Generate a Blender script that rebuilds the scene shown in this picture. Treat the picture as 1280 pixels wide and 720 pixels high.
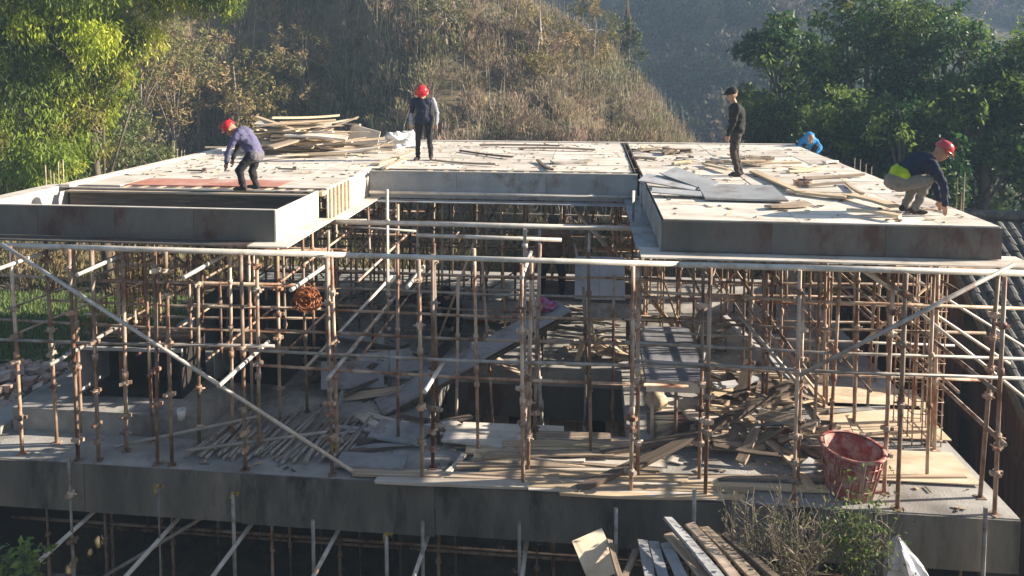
import bpy, math, random
import numpy as np
from mathutils import Vector, Matrix, noise
for o in list(bpy.data.objects): bpy.data.objects.remove(o)
SC = bpy.context.scene
COL = SC.collection
R = math.radians

# ---------------------------------------------------------------- camera, sky, sun, exposure
CAM_Z = 5.8; FPX = 930.0; YAW = R(6.02); PITCH = R(3.93); CYP = 144.0
cam = bpy.data.cameras.new('camera'); camo = bpy.data.objects.new('camera', cam); COL.objects.link(camo)
camo.location = (0, 0, CAM_Z); camo.rotation_euler = (R(90) - PITCH, 0, YAW)
cam.sensor_width = 36; cam.lens = FPX / 1280 * 36; cam.shift_y = -(360 - CYP) / 1280
cam.clip_start = 0.1; cam.clip_end = 2000
SC.camera = camo
SUN_EL = R(22); SUN_AZ = R(10)          # azimuth measured from +X towards +Y
W = bpy.data.worlds.new('World'); SC.world = W; W.use_nodes = True
wn = W.node_tree.nodes; wl = W.node_tree.links
sky = wn.new('ShaderNodeTexSky'); sky.sky_type = 'NISHITA'; sky.sun_disc = False
sky.sun_elevation = SUN_EL; sky.sun_rotation = R(90) - SUN_AZ
wl.new(sky.outputs[0], wn['Background'].inputs[0]); wn['Background'].inputs[1].default_value = 0.052
sl = bpy.data.lights.new('sun', 'SUN'); sl.energy = 5.0; sl.angle = R(0.5); sl.color = (1.0, 0.87, 0.71)
so = bpy.data.objects.new('sun', sl); COL.objects.link(so)
sd = Vector((math.cos(SUN_AZ) * math.cos(SUN_EL), math.sin(SUN_AZ) * math.cos(SUN_EL), math.sin(SUN_EL)))
so.rotation_euler = (-sd).to_track_quat('-Z', 'Y').to_euler(); so.location = sd * 60
vs = SC.view_settings; vs.view_transform = 'Standard'; vs.look = 'None'; vs.gamma = 1; vs.use_curve_mapping = False
vs.exposure = 1.68
SC.cycles.max_bounces = 8; SC.cycles.transparent_max_bounces = 8; SC.cycles.volume_bounces = 1

rnd = random.Random(7)
NR = np.random.RandomState(11)

# ---------------------------------------------------------------- survey helper: sight lines measured in the photograph
_fw = Vector((-math.sin(YAW) * math.cos(PITCH), math.cos(YAW) * math.cos(PITCH), -math.sin(PITCH)))
_rt = Vector((math.cos(YAW), math.sin(YAW), 0)); _up = _rt.cross(_fw)
def ray(x, y): return _fw + _rt * ((x - 640) / FPX) - _up * ((y - CYP) / FPX)
def onz(x, y, z):
    d = ray(x, y); return Vector((0, 0, CAM_Z)) + d * ((z - CAM_Z) / d.z)
def ony(x, y, Y):
    d = ray(x, y); return Vector((0, 0, CAM_Z)) + d * (Y / d.y)

# ---------------------------------------------------------------- materials
MATS = {}
def mat(name, stops, rough=0.8, scale=3.0, stretch=(1, 1, 1), detail=6, bump=0.0, bscale=40, metal=0.0,
        coord='Object', rand=0.0, spots=None, spot_scale=1.5, spot_at=0.62, trans=None, attr=None, spec=0.3):
    """noise driven colour; rand = value shift per object; spots = second colour in large stains"""
    m = bpy.data.materials.new(name); m.use_nodes = True
    n = m.node_tree.nodes; l = m.node_tree.links; b = n['Principled BSDF']
    tc = n.new('ShaderNodeTexCoord'); mp = n.new('ShaderNodeMapping'); mp.inputs['Scale'].default_value = stretch
    l.new(tc.outputs[coord], mp.inputs[0])
    vec = mp.outputs[0]
    if coord == 'Object':
        oi = n.new('ShaderNodeObjectInfo'); va = n.new('ShaderNodeVectorMath'); va.operation = 'ADD'
        ms = n.new('ShaderNodeMath'); ms.operation = 'MULTIPLY'; ms.inputs[1].default_value = 37.0
        l.new(oi.outputs['Random'], ms.inputs[0]); l.new(mp.outputs[0], va.inputs[0]); l.new(ms.outputs[0], va.inputs[1]); vec = va.outputs[0]
    nz = n.new('ShaderNodeTexNoise'); nz.inputs['Scale'].default_value = scale; nz.inputs['Detail'].default_value = detail
    nz.inputs['Roughness'].default_value = 0.62; l.new(vec, nz.inputs['Vector'])
    cr = n.new('ShaderNodeValToRGB'); l.new(nz.outputs['Fac'], cr.inputs[0])
    els = cr.color_ramp.elements
    while len(els) < len(stops): els.new(0.5)
    for e, (p, c) in zip(els, stops): e.position = p; e.color = (*c, 1)
    out = cr.outputs[0]
    if spots:
        n2 = n.new('ShaderNodeTexNoise'); n2.inputs['Scale'].default_value = spot_scale; n2.inputs['Detail'].default_value = 5
        n2.inputs['Roughness'].default_value = 0.7; l.new(vec, n2.inputs['Vector'])
        r2 = n.new('ShaderNodeValToRGB'); l.new(n2.outputs['Fac'], r2.inputs[0])
        r2.color_ramp.elements[0].position = spot_at - 0.1; r2.color_ramp.elements[1].position = spot_at + 0.06
        mx = n.new('ShaderNodeMix'); mx.data_type = 'RGBA'; l.new(r2.outputs[0], mx.inputs[0]); l.new(out, mx.inputs[6])
        mx.inputs[7].default_value = (*spots, 1); out = mx.outputs[2]
    if attr:
        at = n.new('ShaderNodeVertexColor'); at.layer_name = attr
        mx = n.new('ShaderNodeMix'); mx.data_type = 'RGBA'; mx.blend_type = 'MULTIPLY'; mx.inputs[0].default_value = 1
        l.new(out, mx.inputs[6]); l.new(at.outputs[0], mx.inputs[7]); out = mx.outputs[2]
    if rand:
        oi = n.new('ShaderNodeObjectInfo'); mr = n.new('ShaderNodeMapRange')
        mr.inputs['To Min'].default_value = 1 - rand; mr.inputs['To Max'].default_value = 1 + rand
        l.new(oi.outputs['Random'], mr.inputs[0])
        hs = n.new('ShaderNodeHueSaturation'); l.new(out, hs.inputs['Color']); l.new(mr.outputs[0], hs.inputs['Value']); out = hs.outputs[0]
    l.new(out, b.inputs['Base Color'])
    b.inputs['Roughness'].default_value = rough; b.inputs['Metallic'].default_value = metal
    b.inputs['Specular IOR Level'].default_value = spec
    if bump:
        nb = n.new('ShaderNodeTexNoise'); nb.inputs['Scale'].default_value = bscale; nb.inputs['Detail'].default_value = 4
        l.new(vec, nb.inputs['Vector']); bp = n.new('ShaderNodeBump'); bp.inputs['Strength'].default_value = bump
        bp.inputs['Distance'].default_value = 0.02; l.new(nb.outputs['Fac'], bp.inputs['Height']); l.new(bp.outputs[0], b.inputs['Normal'])
    if trans:
        tr = n.new('ShaderNodeBsdfTranslucent'); l.new(out, tr.inputs[0]); ms = n.new('ShaderNodeMixShader')
        ms.inputs[0].default_value = trans; l.new(b.outputs[0], ms.inputs[1]); l.new(tr.outputs[0], ms.inputs[2])
        l.new(ms.outputs[0], n['Material Output'].inputs[0])
    MATS[name] = m; return m

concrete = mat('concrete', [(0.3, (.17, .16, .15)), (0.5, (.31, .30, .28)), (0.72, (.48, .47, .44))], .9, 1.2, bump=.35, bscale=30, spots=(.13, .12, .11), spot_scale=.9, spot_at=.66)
conc_face_shade = mat('concrete_face_shade', [(0.3, (.08, .08, .073)), (0.5, (.15, .145, .13)), (0.72, (.25, .235, .21))], .9, 1.3, (1, 1, .3), bump=.3, bscale=25, spots=(.04, .04, .036), spot_scale=1.6)  # concrete darkened for the slab faces; their shade is put into the colour
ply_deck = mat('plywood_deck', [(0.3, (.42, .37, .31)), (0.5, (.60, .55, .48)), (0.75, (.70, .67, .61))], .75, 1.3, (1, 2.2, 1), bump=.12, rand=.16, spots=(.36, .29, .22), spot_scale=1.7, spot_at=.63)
ply_cream = mat('plywood_cream', [(0.3, (.5, .38, .25)), (0.5, (.66, .54, .39)), (0.75, (.74, .66, .53))], .75, 1.6, (1, 2.2, 1), bump=.12, rand=.12, spots=(.42, .33, .24))
ply_red = mat('plywood_red', [(0.3, (.38, .16, .12)), (0.7, (.5, .27, .21))], .6, 1.5, spots=(.5, .42, .36), rand=.1)
ply_dark_shade = mat('plywood_dark_shade', [(0.3, (.075, .073, .068)), (0.5, (.13, .125, .115)), (0.75, (.24, .22, .20))], .5, 1.1, (1, 1, .5), rand=.22, spots=(.08, .045, .038), spot_scale=1.1, spot_at=.56, bump=.1)  # dark plywood, tone set low so deck faces turned from the sun look shaded
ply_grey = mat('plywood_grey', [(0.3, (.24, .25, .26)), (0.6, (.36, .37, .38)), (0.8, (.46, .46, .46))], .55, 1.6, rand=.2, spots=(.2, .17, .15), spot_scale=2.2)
ply_pale_skylit = mat('plywood_pale_skylit', [(0.3, (.42, .44, .48)), (0.6, (.56, .58, .62)), (0.8, (.66, .67, .69))], .5, 1.6, rand=.1, spots=(.3, .3, .32), spot_scale=3, spot_at=.66)  # pale blue-grey brightened to stand in for skylight on the leaning panel
ply_shade_black = mat('plywood_shade_black', [(0.3, (.015, .013, .012)), (0.6, (.035, .03, .027)), (0.8, (.07, .06, .05))], .6, 1.3, rand=.2)  # near-black plywood; shade of box interiors and undercroft walls put into colour
ply_film_sheen = mat('plywood_film_sheen', [(0.3, (.10, .10, .11)), (0.5, (.19, .19, .21)), (0.7, (.34, .35, .38))], .3, 1.4, spots=(.3, .31, .33), spot_scale=1.1, spot_at=.6)  # film-faced ply with sky reflection put in as lighter grey
wood = mat('wood', [(0.3, (.24, .18, .13)), (0.55, (.40, .32, .24)), (0.8, (.55, .47, .37))], .8, 3, (.6, 9, 9), bump=.2, rand=.32, spots=(.22, .17, .13), spot_scale=1.2, spot_at=.62)
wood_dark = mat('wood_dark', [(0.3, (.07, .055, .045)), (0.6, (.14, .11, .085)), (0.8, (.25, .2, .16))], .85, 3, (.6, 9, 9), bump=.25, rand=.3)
wood_gold = mat('wood_gold', [(0.3, (.42, .31, .20)), (0.6, (.58, .46, .31)), (0.8, (.68, .58, .44))], .75, 3, (.6, 9, 9), bump=.15, rand=.25)
steel_rust = mat('steel_rust', [(0.34, (.11, .05, .03)), (0.5, (.24, .13, .08)), (0.66, (.38, .28, .21))], .65, 5, (1, 1, .5), rand=.45, bump=.15, metal=.1, spots=(.46, .38, .30), spot_scale=2.4, spot_at=.54)
steel_grey = mat('steel_grey', [(0.3, (.24, .22, .19)), (0.6, (.42, .40, .37)), (0.8, (.52, .50, .47))], .5, 5, rand=.18, metal=.25, spots=(.22, .13, .08), spot_scale=3, spot_at=.62)
steel_pale = mat('steel_pale', [(0.3, (.42, .39, .34)), (0.6, (.6, .57, .52)), (0.8, (.68, .66, .62))], .5, 5, metal=.1, rand=.1, spots=(.35, .22, .14), spot_scale=3, spot_at=.66)
yellow_paint = mat('yellow_paint', [(0.4, (.14, .09, .05)), (0.55, (.42, .28, .05)), (0.75, (.5, .36, .1))], .7, 12)
rust_orange = mat('rust_orange', [(0.3, (.20, .06, .02)), (0.7, (.42, .16, .06))], .8, 9)
red_plastic = mat('red_plastic', [(0.3, (.22, .035, .03)), (0.55, (.34, .08, .065)), (0.75, (.45, .22, .18))], .6, 5, bump=.3, spots=(.45, .32, .28), spot_scale=6, spot_at=.54)
red_helm = mat('red_helmet', [(0.3, (.55, .02, .025)), (0.7, (.68, .04, .045))], .3, 4)
maroon_helm = mat('maroon_helmet', [(0.3, (.38, .03, .03)), (0.7, (.5, .06, .06))], .2, 4, spec=.6)
skin = mat('skin', [(0.3, (.34, .18, .11)), (0.7, (.46, .27, .18))], .6, 6)
hairm = mat('dark_hair', [(0.3, (.01, .01, .01)), (0.7, (.03, .025, .02))], .6, 20)
def cloth(name, c, c2=None): return mat(name, [(0.35, tuple(v * .7 for v in c)), (0.7, c2 or c)], .9, 7, bump=.4, bscale=14)
c_purple = cloth('cloth_purple', (.14, .135, .24)); c_black = cloth('cloth_black', (.025, .025, .028)); c_navy = cloth('cloth_navy', (.025, .032, .06))
c_grey = cloth('cloth_grey', (.33, .34, .38)); c_olive = cloth('cloth_olive', (.026, .028, .027)); c_khaki = cloth('cloth_khaki', (.06, .05, .042))
c_beige = cloth('cloth_beige', (.22, .20, .17)); c_lime = cloth('cloth_lime', (.42, .55, .03)); c_brown = cloth('cloth_brown', (.15, .09, .065))
c_blue = cloth('cloth_blue', (.03, .28, .62)); c_shoe = cloth('cloth_shoe', (.06, .05, .045)); c_greytr = cloth('cloth_trousers', (.16, .15, .17))
white_bag = mat('white_sack', [(0.3, (.55, .56, .55)), (0.7, (.75, .76, .75))], .6, 5, bump=.5, bscale=8)
pink_bag = mat('pink_bag', [(0.4, (.5, .05, .16)), (0.6, (.45, .25, .5))], .5, 9, bump=.5, bscale=9)
tile_m = mat('roof_tile', [(0.3, (.045, .045, .045)), (0.6, (.10, .10, .098)), (0.8, (.19, .185, .175))], .85, 3, bump=.4, bscale=20, spots=(.2, .19, .16), spot_scale=4, spot_at=.62)
plank_m = mat('plank_wall', [(0.3, (.045, .022, .015)), (0.6, (.13, .065, .042)), (0.8, (.2, .11, .075))], .85, 2, (6, 6, .5), bump=.3, rand=.25)
bark = mat('bark', [(0.3, (.07, .055, .04)), (0.7, (.17, .14, .11))], .9, 6, (1, 1, .3), bump=.5)
bark_pale = mat('bark_pale', [(0.3, (.18, .15, .12)), (0.7, (.32, .28, .22))], .9, 6, (1, 1, .3), bump=.4)
leaf = mat('leaf', [(0.3, (.9, .9, .9)), (0.7, (1, 1, 1))], .55, 2, attr='tint', trans=.42, coord='Generated')
leaf_dry = mat('leaf_dry', [(0.3, (.9, .9, .9)), (0.7, (1, 1, 1))], .9, 2, attr='tint', trans=.25, coord='Generated', spec=.1)
brick_m = mat('rubble', [(0.3, (.34, .2, .16)), (0.55, (.52, .38, .32)), (0.8, (.66, .56, .5))], .9, 3, bump=.6, bscale=12)

def ground_mat():
    m = bpy.data.materials.new('ground'); m.use_nodes = True
    n = m.node_tree.nodes; l = m.node_tree.links; b = n['Principled BSDF']; b.inputs['Roughness'].default_value = .95
    tc = n.new('ShaderNodeTexCoord')
    def nz(s, d=6):
        t = n.new('ShaderNodeTexNoise'); t.inputs['Scale'].default_value = s; t.inputs['Detail'].default_value = d
        t.inputs['Roughness'].default_value = .65; l.new(tc.outputs['Object'], t.inputs['Vector']); return t
    a = nz(.25); r = n.new('ShaderNodeValToRGB'); l.new(a.outputs[0], r.inputs[0])
    e = r.color_ramp.elements; e.new(.5)
    for q, (p, c) in zip(e, [(.35, (.055, .065, .035)), (.52, (.13, .105, .065)), (.7, (.22, .165, .10))]): q.position = p; q.color = (*c, 1)
    c2 = nz(2.5, 8); r2 = n.new('ShaderNodeValToRGB'); l.new(c2.outputs[0], r2.inputs[0])
    r2.color_ramp.elements[0].position = .3; r2.color_ramp.elements[0].color = (.45, .45, .45, 1)
    r2.color_ramp.elements[1].position = .7; r2.color_ramp.elements[1].color = (1.25, 1.2, 1.1, 1)
    mx = n.new('ShaderNodeMix'); mx.data_type = 'RGBA'; mx.blend_type = 'MULTIPLY'; mx.inputs[0].default_value = 1
    l.new(r.outputs[0], mx.inputs[6]); l.new(r2.outputs[0], mx.inputs[7]); l.new(mx.outputs[2], b.inputs[0])
    bp = n.new('ShaderNodeBump'); bp.inputs['Strength'].default_value = .7; bp.inputs['Distance'].default_value = .1
    l.new(c2.outputs[0], bp.inputs['Height']); l.new(bp.outputs[0], b.inputs['Normal'])
    return m
groundm = ground_mat()
grass_m = mat('grass_field', [(0.3, (.08, .11, .04)), (0.55, (.14, .19, .07)), (0.75, (.22, .24, .11))], .9, 1.5, bump=.6, bscale=15)

# ---------------------------------------------------------------- mesh builder
class MB:
    def __init__(s): s.v = []; s.f = []; s.mi = []; s.sm = []
    def add(s, vs, fs, mi=0, smooth=False):
        o = len(s.v); s.v += [tuple(p) for p in vs]; s.f += [tuple(i + o for i in f) for f in fs]
        s.mi += [mi] * len(fs); s.sm += [smooth] * len(fs); return s
    def box(s, c, d, rot=None, mi=0):
        M = rot.to_matrix() if hasattr(rot, 'to_matrix') else Matrix.Rotation(rot or 0, 3, 'Z')
        vs = [Vector(c) + M @ Vector((x * d[0] / 2, y * d[1] / 2, z * d[2] / 2)) for x in (-1, 1) for y in (-1, 1) for z in (-1, 1)]
        return s.add(vs, [(0, 1, 3, 2), (4, 6, 7, 5), (0, 4, 5, 1), (2, 3, 7, 6), (0, 2, 6, 4), (1, 5, 7, 3)], mi)
    def bx(s, x0, x1, y0, y1, z0, z1, mi=0): return s.box(((x0 + x1) / 2, (y0 + y1) / 2, (z0 + z1) / 2), (x1 - x0, y1 - y0, z1 - z0), 0, mi)
    def beam(s, p, q, w, h, mi=0, roll=0):
        p = Vector(p); q = Vector(q); d = q - p
        M = d.to_track_quat('X', 'Z').to_matrix() @ Matrix.Rotation(roll, 3, 'X')
        c = (p + q) / 2
        vs = [c + M @ Vector((x * d.length / 2, y * w / 2, z * h / 2)) for x in (-1, 1) for y in (-1, 1) for z in (-1, 1)]
        return s.add(vs, [(0, 1, 3, 2), (4, 6, 7, 5), (0, 4, 5, 1), (2, 3, 7, 6), (0, 2, 6, 4), (1, 5, 7, 3)], mi)
    def tube(s, pts, r, n=8, mi=0, hollow=False, caps=True):
        pts = [Vector(p) for p in pts]; rs = r if isinstance(r, (list, tuple)) else [r] * len(pts)
        vs = []; fs = []
        for i, p in enumerate(pts):
            d = (pts[min(i + 1, len(pts) - 1)] - pts[max(i - 1, 0)])
            M = d.to_track_quat('Z', 'Y').to_matrix()
            for k in range(n):
                a = 2 * math.pi * k / n; vs.append(p + M @ Vector((math.cos(a) * rs[i], math.sin(a) * rs[i], 0)))
        for i in range(len(pts) - 1):
            for k in range(n):
                k2 = (k + 1) % n; fs.append((i * n + k, i * n + k2, (i + 1) * n + k2, (i + 1) * n + k))
        s.add(vs, fs, mi, True)
        if caps:
            o = len(s.v) - len(vs)
            s.f += [tuple(o + k for k in range(n))[::-1], tuple(o + (len(pts) - 1) * n + k for k in range(n))]; s.mi += [mi, mi]; s.sm += [False, False]
        return s
    def lathe(s, prof, c=(0, 0, 0), n=24, mi=0):
        vs = []; fs = []
        for (r, z) in prof:
            for k in range(n):
                a = 2 * math.pi * k / n; vs.append((c[0] + r * math.cos(a), c[1] + r * math.sin(a), c[2] + z))
        for i in range(len(prof) - 1):
            for k in range(n): fs.append((i * n + k, i * n + (k + 1) % n, (i + 1) * n + (k + 1) % n, (i + 1) * n + k))
        return s.add(vs, fs, mi, True)
    def mesh(s, name, mats, off=(0, 0, 0)):
        me = bpy.data.meshes.new(name); me.from_pydata([(v[0] - off[0], v[1] - off[1], v[2] - off[2]) for v in s.v], [], s.f)
        for m in (mats if isinstance(mats, (list, tuple)) else [mats]): me.materials.append(m)
        me.polygons.foreach_set('material_index', s.mi); me.polygons.foreach_set('use_smooth', s.sm); me.update(); return me

def tag(o, label=None, cat=None, group=None, kind=None):
    for k, v in (('label', label), ('category', cat), ('group', group), ('kind', kind)):
        if v: o[k] = v
    return o
def link(name, data, parent=None, loc=(0, 0, 0), rot=None):
    o = bpy.data.objects.new(name, data); COL.objects.link(o); o.location = loc
    if rot is not None: o.rotation_euler = rot
    if parent: o.parent = parent
    return o
def thing(name, label, cat, loc=(0, 0, 0), group=None, rot=None):
    return tag(link(name, None, None, loc, rot), label, cat, group)
def part(name, mb, m, parent, label=None, root=None):
    """mb in world coordinates; root = the top-level empty"""
    root = root or parent
    o = link(name, mb.mesh(name, m, root.location), parent)
    if label: o['label'] = label
    return o
def solo(name, mb, m, label, cat, loc=(0, 0, 0), group=None):
    return tag(link(name, mb.mesh(name, m, loc), None, loc), label, cat, group)
def npmesh(name, V, quads, mats, tint=None, mi=None):
    me = bpy.data.meshes.new(name); nq = len(quads); k = quads.shape[1]
    me.vertices.add(len(V)); me.vertices.foreach_set('co', V.astype(np.float32).ravel())
    me.loops.add(nq * k); me.loops.foreach_set('vertex_index', quads.astype(np.int32).ravel())
    me.polygons.add(nq); me.polygons.foreach_set('loop_start', np.arange(0, nq * k, k, dtype=np.int32))
    me.polygons.foreach_set('loop_total', np.full(nq, k, dtype=np.int32))
    for m in (mats if isinstance(mats, (list, tuple)) else [mats]): me.materials.append(m)
    if mi is not None: me.polygons.foreach_set('material_index', mi.astype(np.int32))
    if tint is not None:
        ca = me.color_attributes.new('tint', 'FLOAT_COLOR', 'POINT')
        ca.data.foreach_set('color', np.hstack([tint, np.ones((len(tint), 1))]).astype(np.float32).ravel())
    me.update(calc_edges=True); return me

# ---------------------------------------------------------------- terrain
def sm(a, b, x):
    t = np.clip((x - a) / (b - a), 0, 1); return t * t * (3 - 2 * t)
def hterr(x, y):
    x = np.asarray(x, float); y = np.asarray(y, float)
    z = np.full(np.broadcast(x, y).shape, -3.3)
    bank = 4.0 - (y - 1.2) * 0.96                                           # the bank below the camera
    z = np.where(y < 9, np.maximum(z, np.minimum(bank, 4.05)), z)
    z = np.maximum(z, -3.3 + 2.95 * np.exp(-((x - 2.7) / 2.0) ** 4 - ((y - 8.1) / 1.15) ** 6))   # spoil mound
    rear = -3.3 + 2.1 * sm(20.2, 21.6, y); z = np.where(y > 20, np.maximum(z, rear), z)
    left = sm(-9.15, -9.9, x) * sm(9.9, 10.8, y); z = z + left * np.maximum(0, (-.45 - .75 * sm(13, 16, y)) - z)
    z = np.where((x > 7.6) & (y > 10) & (y < 22), np.maximum(z, -2.6), z)
    wob = .5 * np.sin(x * .35 + 1.3) * np.cos(y * .28) + .3 * np.sin(x * .9 + y * .6)
    top = np.clip(8.4 + 1.02 * (-2.9 - x) * 1.0, -3, 17) + 1.2 * np.sin(x * .31 + .6)
    hill = np.maximum(top, -2.5) + 1.0
    z = z + hill * sm(29, 45, y - 2.0 * np.sin(x * .3)) + wob * sm(24, 34, y)
    z = z - sm(50, 80, y) * np.maximum(hill - 2, 0) * .8
    far = 30 + 7 * np.sin(x * .045 + 1.0) + 5 * np.sin(x * .11 + y * .05) + 1.6 * np.sin(x * .33 + y * .2)
    z = z + far * sm(78, 150, y + 9 * np.sin(x * .07)) - 3.5 * sm(55, 70, y)
    z = z + 10 * sm(170, 300, y)
    return z
def axis(a, b, c, d, fine, coarse):
    return np.unique(np.concatenate([np.arange(a, b, coarse), np.arange(b, c, fine), np.arange(c, d + coarse, coarse)]))
gx = axis(-150, -24, 26, 220, .6, 4.0); gy = axis(-40, 2, 60, 300, .45, 3.0)
GX, GY = np.meshgrid(gx, gy, indexing='ij'); GZ = hterr(GX, GY)
jit = NR.normal(0, .05, GZ.shape) * ((GY < 60) & (np.abs(GX) < 26)); GZ = GZ + jit
V = np.stack([GX.ravel(), GY.ravel(), GZ.ravel()], 1)
nx, ny = GX.shape; ii, jj = np.meshgrid(np.arange(nx - 1), np.arange(ny - 1), indexing='ij'); ii = ii.ravel(); jj = jj.ravel()
Q = np.stack([ii * ny + jj, (ii + 1) * ny + jj, (ii + 1) * ny + jj + 1, ii * ny + jj + 1], 1)
gm = npmesh('ground', V, Q, groundm); gm.polygons.foreach_set('use_smooth', np.ones(len(Q), bool))
tag(link('ground', gm), kind='structure')

# green field beyond the left of the site, draped 3 cm above the ground
fx = np.arange(-24, -6.0, .5); fy = np.arange(15.5, 20.6, .5)
FX, FY = np.meshgrid(fx, fy, indexing='ij'); FZ = hterr(FX, FY) + .05 + NR.uniform(0, .03, FX.shape)
msk = (FY > 21.2) | (FX < -9.8)
idx = -np.ones(FX.shape, int); idx[msk] = np.arange(msk.sum())
Vf = np.stack([FX[msk], FY[msk], FZ[msk]], 1); qs = []
for i in range(len(fx) - 1):
    for j in range(len(fy) - 1):
        q = [idx[i, j], idx[i + 1, j], idx[i + 1, j + 1], idx[i, j + 1]]
        if min(q) >= 0: qs.append(q)
tag(link('grass_field', npmesh('grass_field', Vf, np.array(qs), grass_m)), kind='structure')
# grass blades
nb = 26000; bx_ = NR.uniform(-22, -6.5, nb); by_ = NR.uniform(15.6, 20.4, nb); k = (by_ > 21.3) | (bx_ < -9.9); bx_ = bx_[k]; by_ = by_[k]; nb = len(bx_)
bz_ = hterr(bx_, by_) + .04; hh = NR.uniform(.08, .25, nb); an = NR.uniform(0, 6.28, nb); lw = .03
P0 = np.stack([bx_ - lw * np.cos(an), by_ - lw * np.sin(an), bz_], 1); P1 = np.stack([bx_ + lw * np.cos(an), by_ + lw * np.sin(an), bz_], 1)
P2 = np.stack([bx_ + NR.normal(0, .05, nb), by_ + NR.normal(0, .05, nb), bz_ + hh], 1)
V = np.stack([P0, P1, P2], 1).reshape(-1, 3); T = np.arange(nb * 3).reshape(-1, 3)
tc_ = np.repeat(np.array([.15, .21, .07]) * NR.uniform(.6, 1.4, (nb, 1)), 3, 0)
tag(link('field_grass', npmesh('field_grass', V, T, leaf, tc_)), 'short bright green grass on the field behind the left scaffolding', 'grass', kind='stuff')

# ---------------------------------------------------------------- leaves
def leaves(C, L, Wd, dirs, tint, droop=0.0, jitter=.6):
    """C centres (n,3); rhombic leaves of length L, width Wd along dirs + noise"""
    n = len(C); d = dirs + NR.normal(0, jitter, (n, 3)); d[:, 2] -= droop; d /= np.linalg.norm(d, axis=1, keepdims=True) + 1e-9
    u = NR.normal(0, 1, (n, 3)); s = np.cross(d, u); s /= np.linalg.norm(s, axis=1, keepdims=True) + 1e-9
    L = np.asarray(L).reshape(-1, 1) * np.ones((n, 1)); Wd = np.asarray(Wd).reshape(-1, 1) * np.ones((n, 1))
    V = np.stack([C - d * L / 2, C + s * Wd / 2, C + d * L / 2, C - s * Wd / 2], 1).reshape(-1, 3)
    return V, np.arange(4 * n).reshape(-1, 4), np.repeat(tint, 4, 0)
def crown(clumps, per, L, Wd, cols, droop=.3, flat=.8, outward=.5):
    """clumps: list of (x,y,z,r). leaves gather towards each clump's shell in sprays"""
    Cs = []; Ds = []; Ts = []
    for (x, y, z, r) in clumps:
        n = int(per * r * r); ns = max(6, n // 14)
        sp = NR.normal(0, 1, (ns, 3)); sp /= np.linalg.norm(sp, axis=1, keepdims=True)
        rad = r * NR.uniform(.35, 1.08, (ns, 1)) ** .6; sp2 = sp * rad; sp2[:, 2] *= flat
        k = NR.randint(0, ns, n); c = sp2[k] + NR.normal(0, .11 * r + .05, (n, 3)); Cs.append(c + np.array([x, y, z])); Ds.append(sp[k] * outward)
        base = np.array(cols[NR.randint(len(cols))]); t = base * NR.uniform(.7, 1.3, (ns, 1)); Ts.append(t[k] * NR.uniform(.8, 1.2, (n, 1)))
    C = np.concatenate(Cs); D = np.concatenate(Ds); T = np.concatenate(Ts)
    return leaves(C, NR.uniform(.6, 1.3, len(C)) * L, NR.uniform(.7, 1.2, len(C)) * Wd, D, T, droop)
def branchy(mb, base, top, r0, clumps, nb=14, mi=0):
    base = Vector(base); top = Vector(top); mid = base.lerp(top, .5) + Vector((rnd.uniform(-.2, .2), rnd.uniform(-.2, .2), 0))
    mb.tube([base, base.lerp(mid, .5), mid, top], [r0, r0 * .8, r0 * .6, r0 * .25], 8)
    for c in rnd.sample(list(clumps), min(nb, len(clumps))):
        t = rnd.uniform(.35, .9); s = base.lerp(top, t); e = Vector(c[:3])
        m = s.lerp(e, .5) + Vector((rnd.uniform(-.15, .15), rnd.uniform(-.15, .15), .1)) * (e - s).length * .5
        mb.tube([s, m, e], [r0 * .35 * (1 - t * .5), r0 * .2, r0 * .07], 5)
def tree(name, label, cat, base, height, clumps, per, L, Wd, cols, r0=.2, droop=.3, group=None, barkm=None, flat=.8, leafm=None, nb=14):
    t = thing(name, label, cat, base, group)
    mb = MB(); branchy(mb, base, (base[0] + rnd.uniform(-.3, .3), base[1], base[2] + height * .85), r0, clumps, nb)
    part('trunk', mb, barkm or bark, t)
    V, Qd, T = crown(clumps, per, L, Wd, cols, droop, flat)
    o = link('crown', npmesh('crown', V - np.array(base), Qd, leafm or leaf, T), t)
    return t
def blob_clumps(c, rx, ry, rz, n, r, fill=.35):
    out = []
    for _ in range(n):
        v = Vector((rnd.gauss(0, 1), rnd.gauss(0, 1), rnd.gauss(0, 1))).normalized() * rnd.uniform(fill, 1) ** .5
        out.append((c[0] + v.x * rx, c[1] + v.y * ry, c[2] + v.z * rz, r * rnd.uniform(.6, 1.25)))
    return out
def gz(x, y): return float(hterr(x, y))

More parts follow.
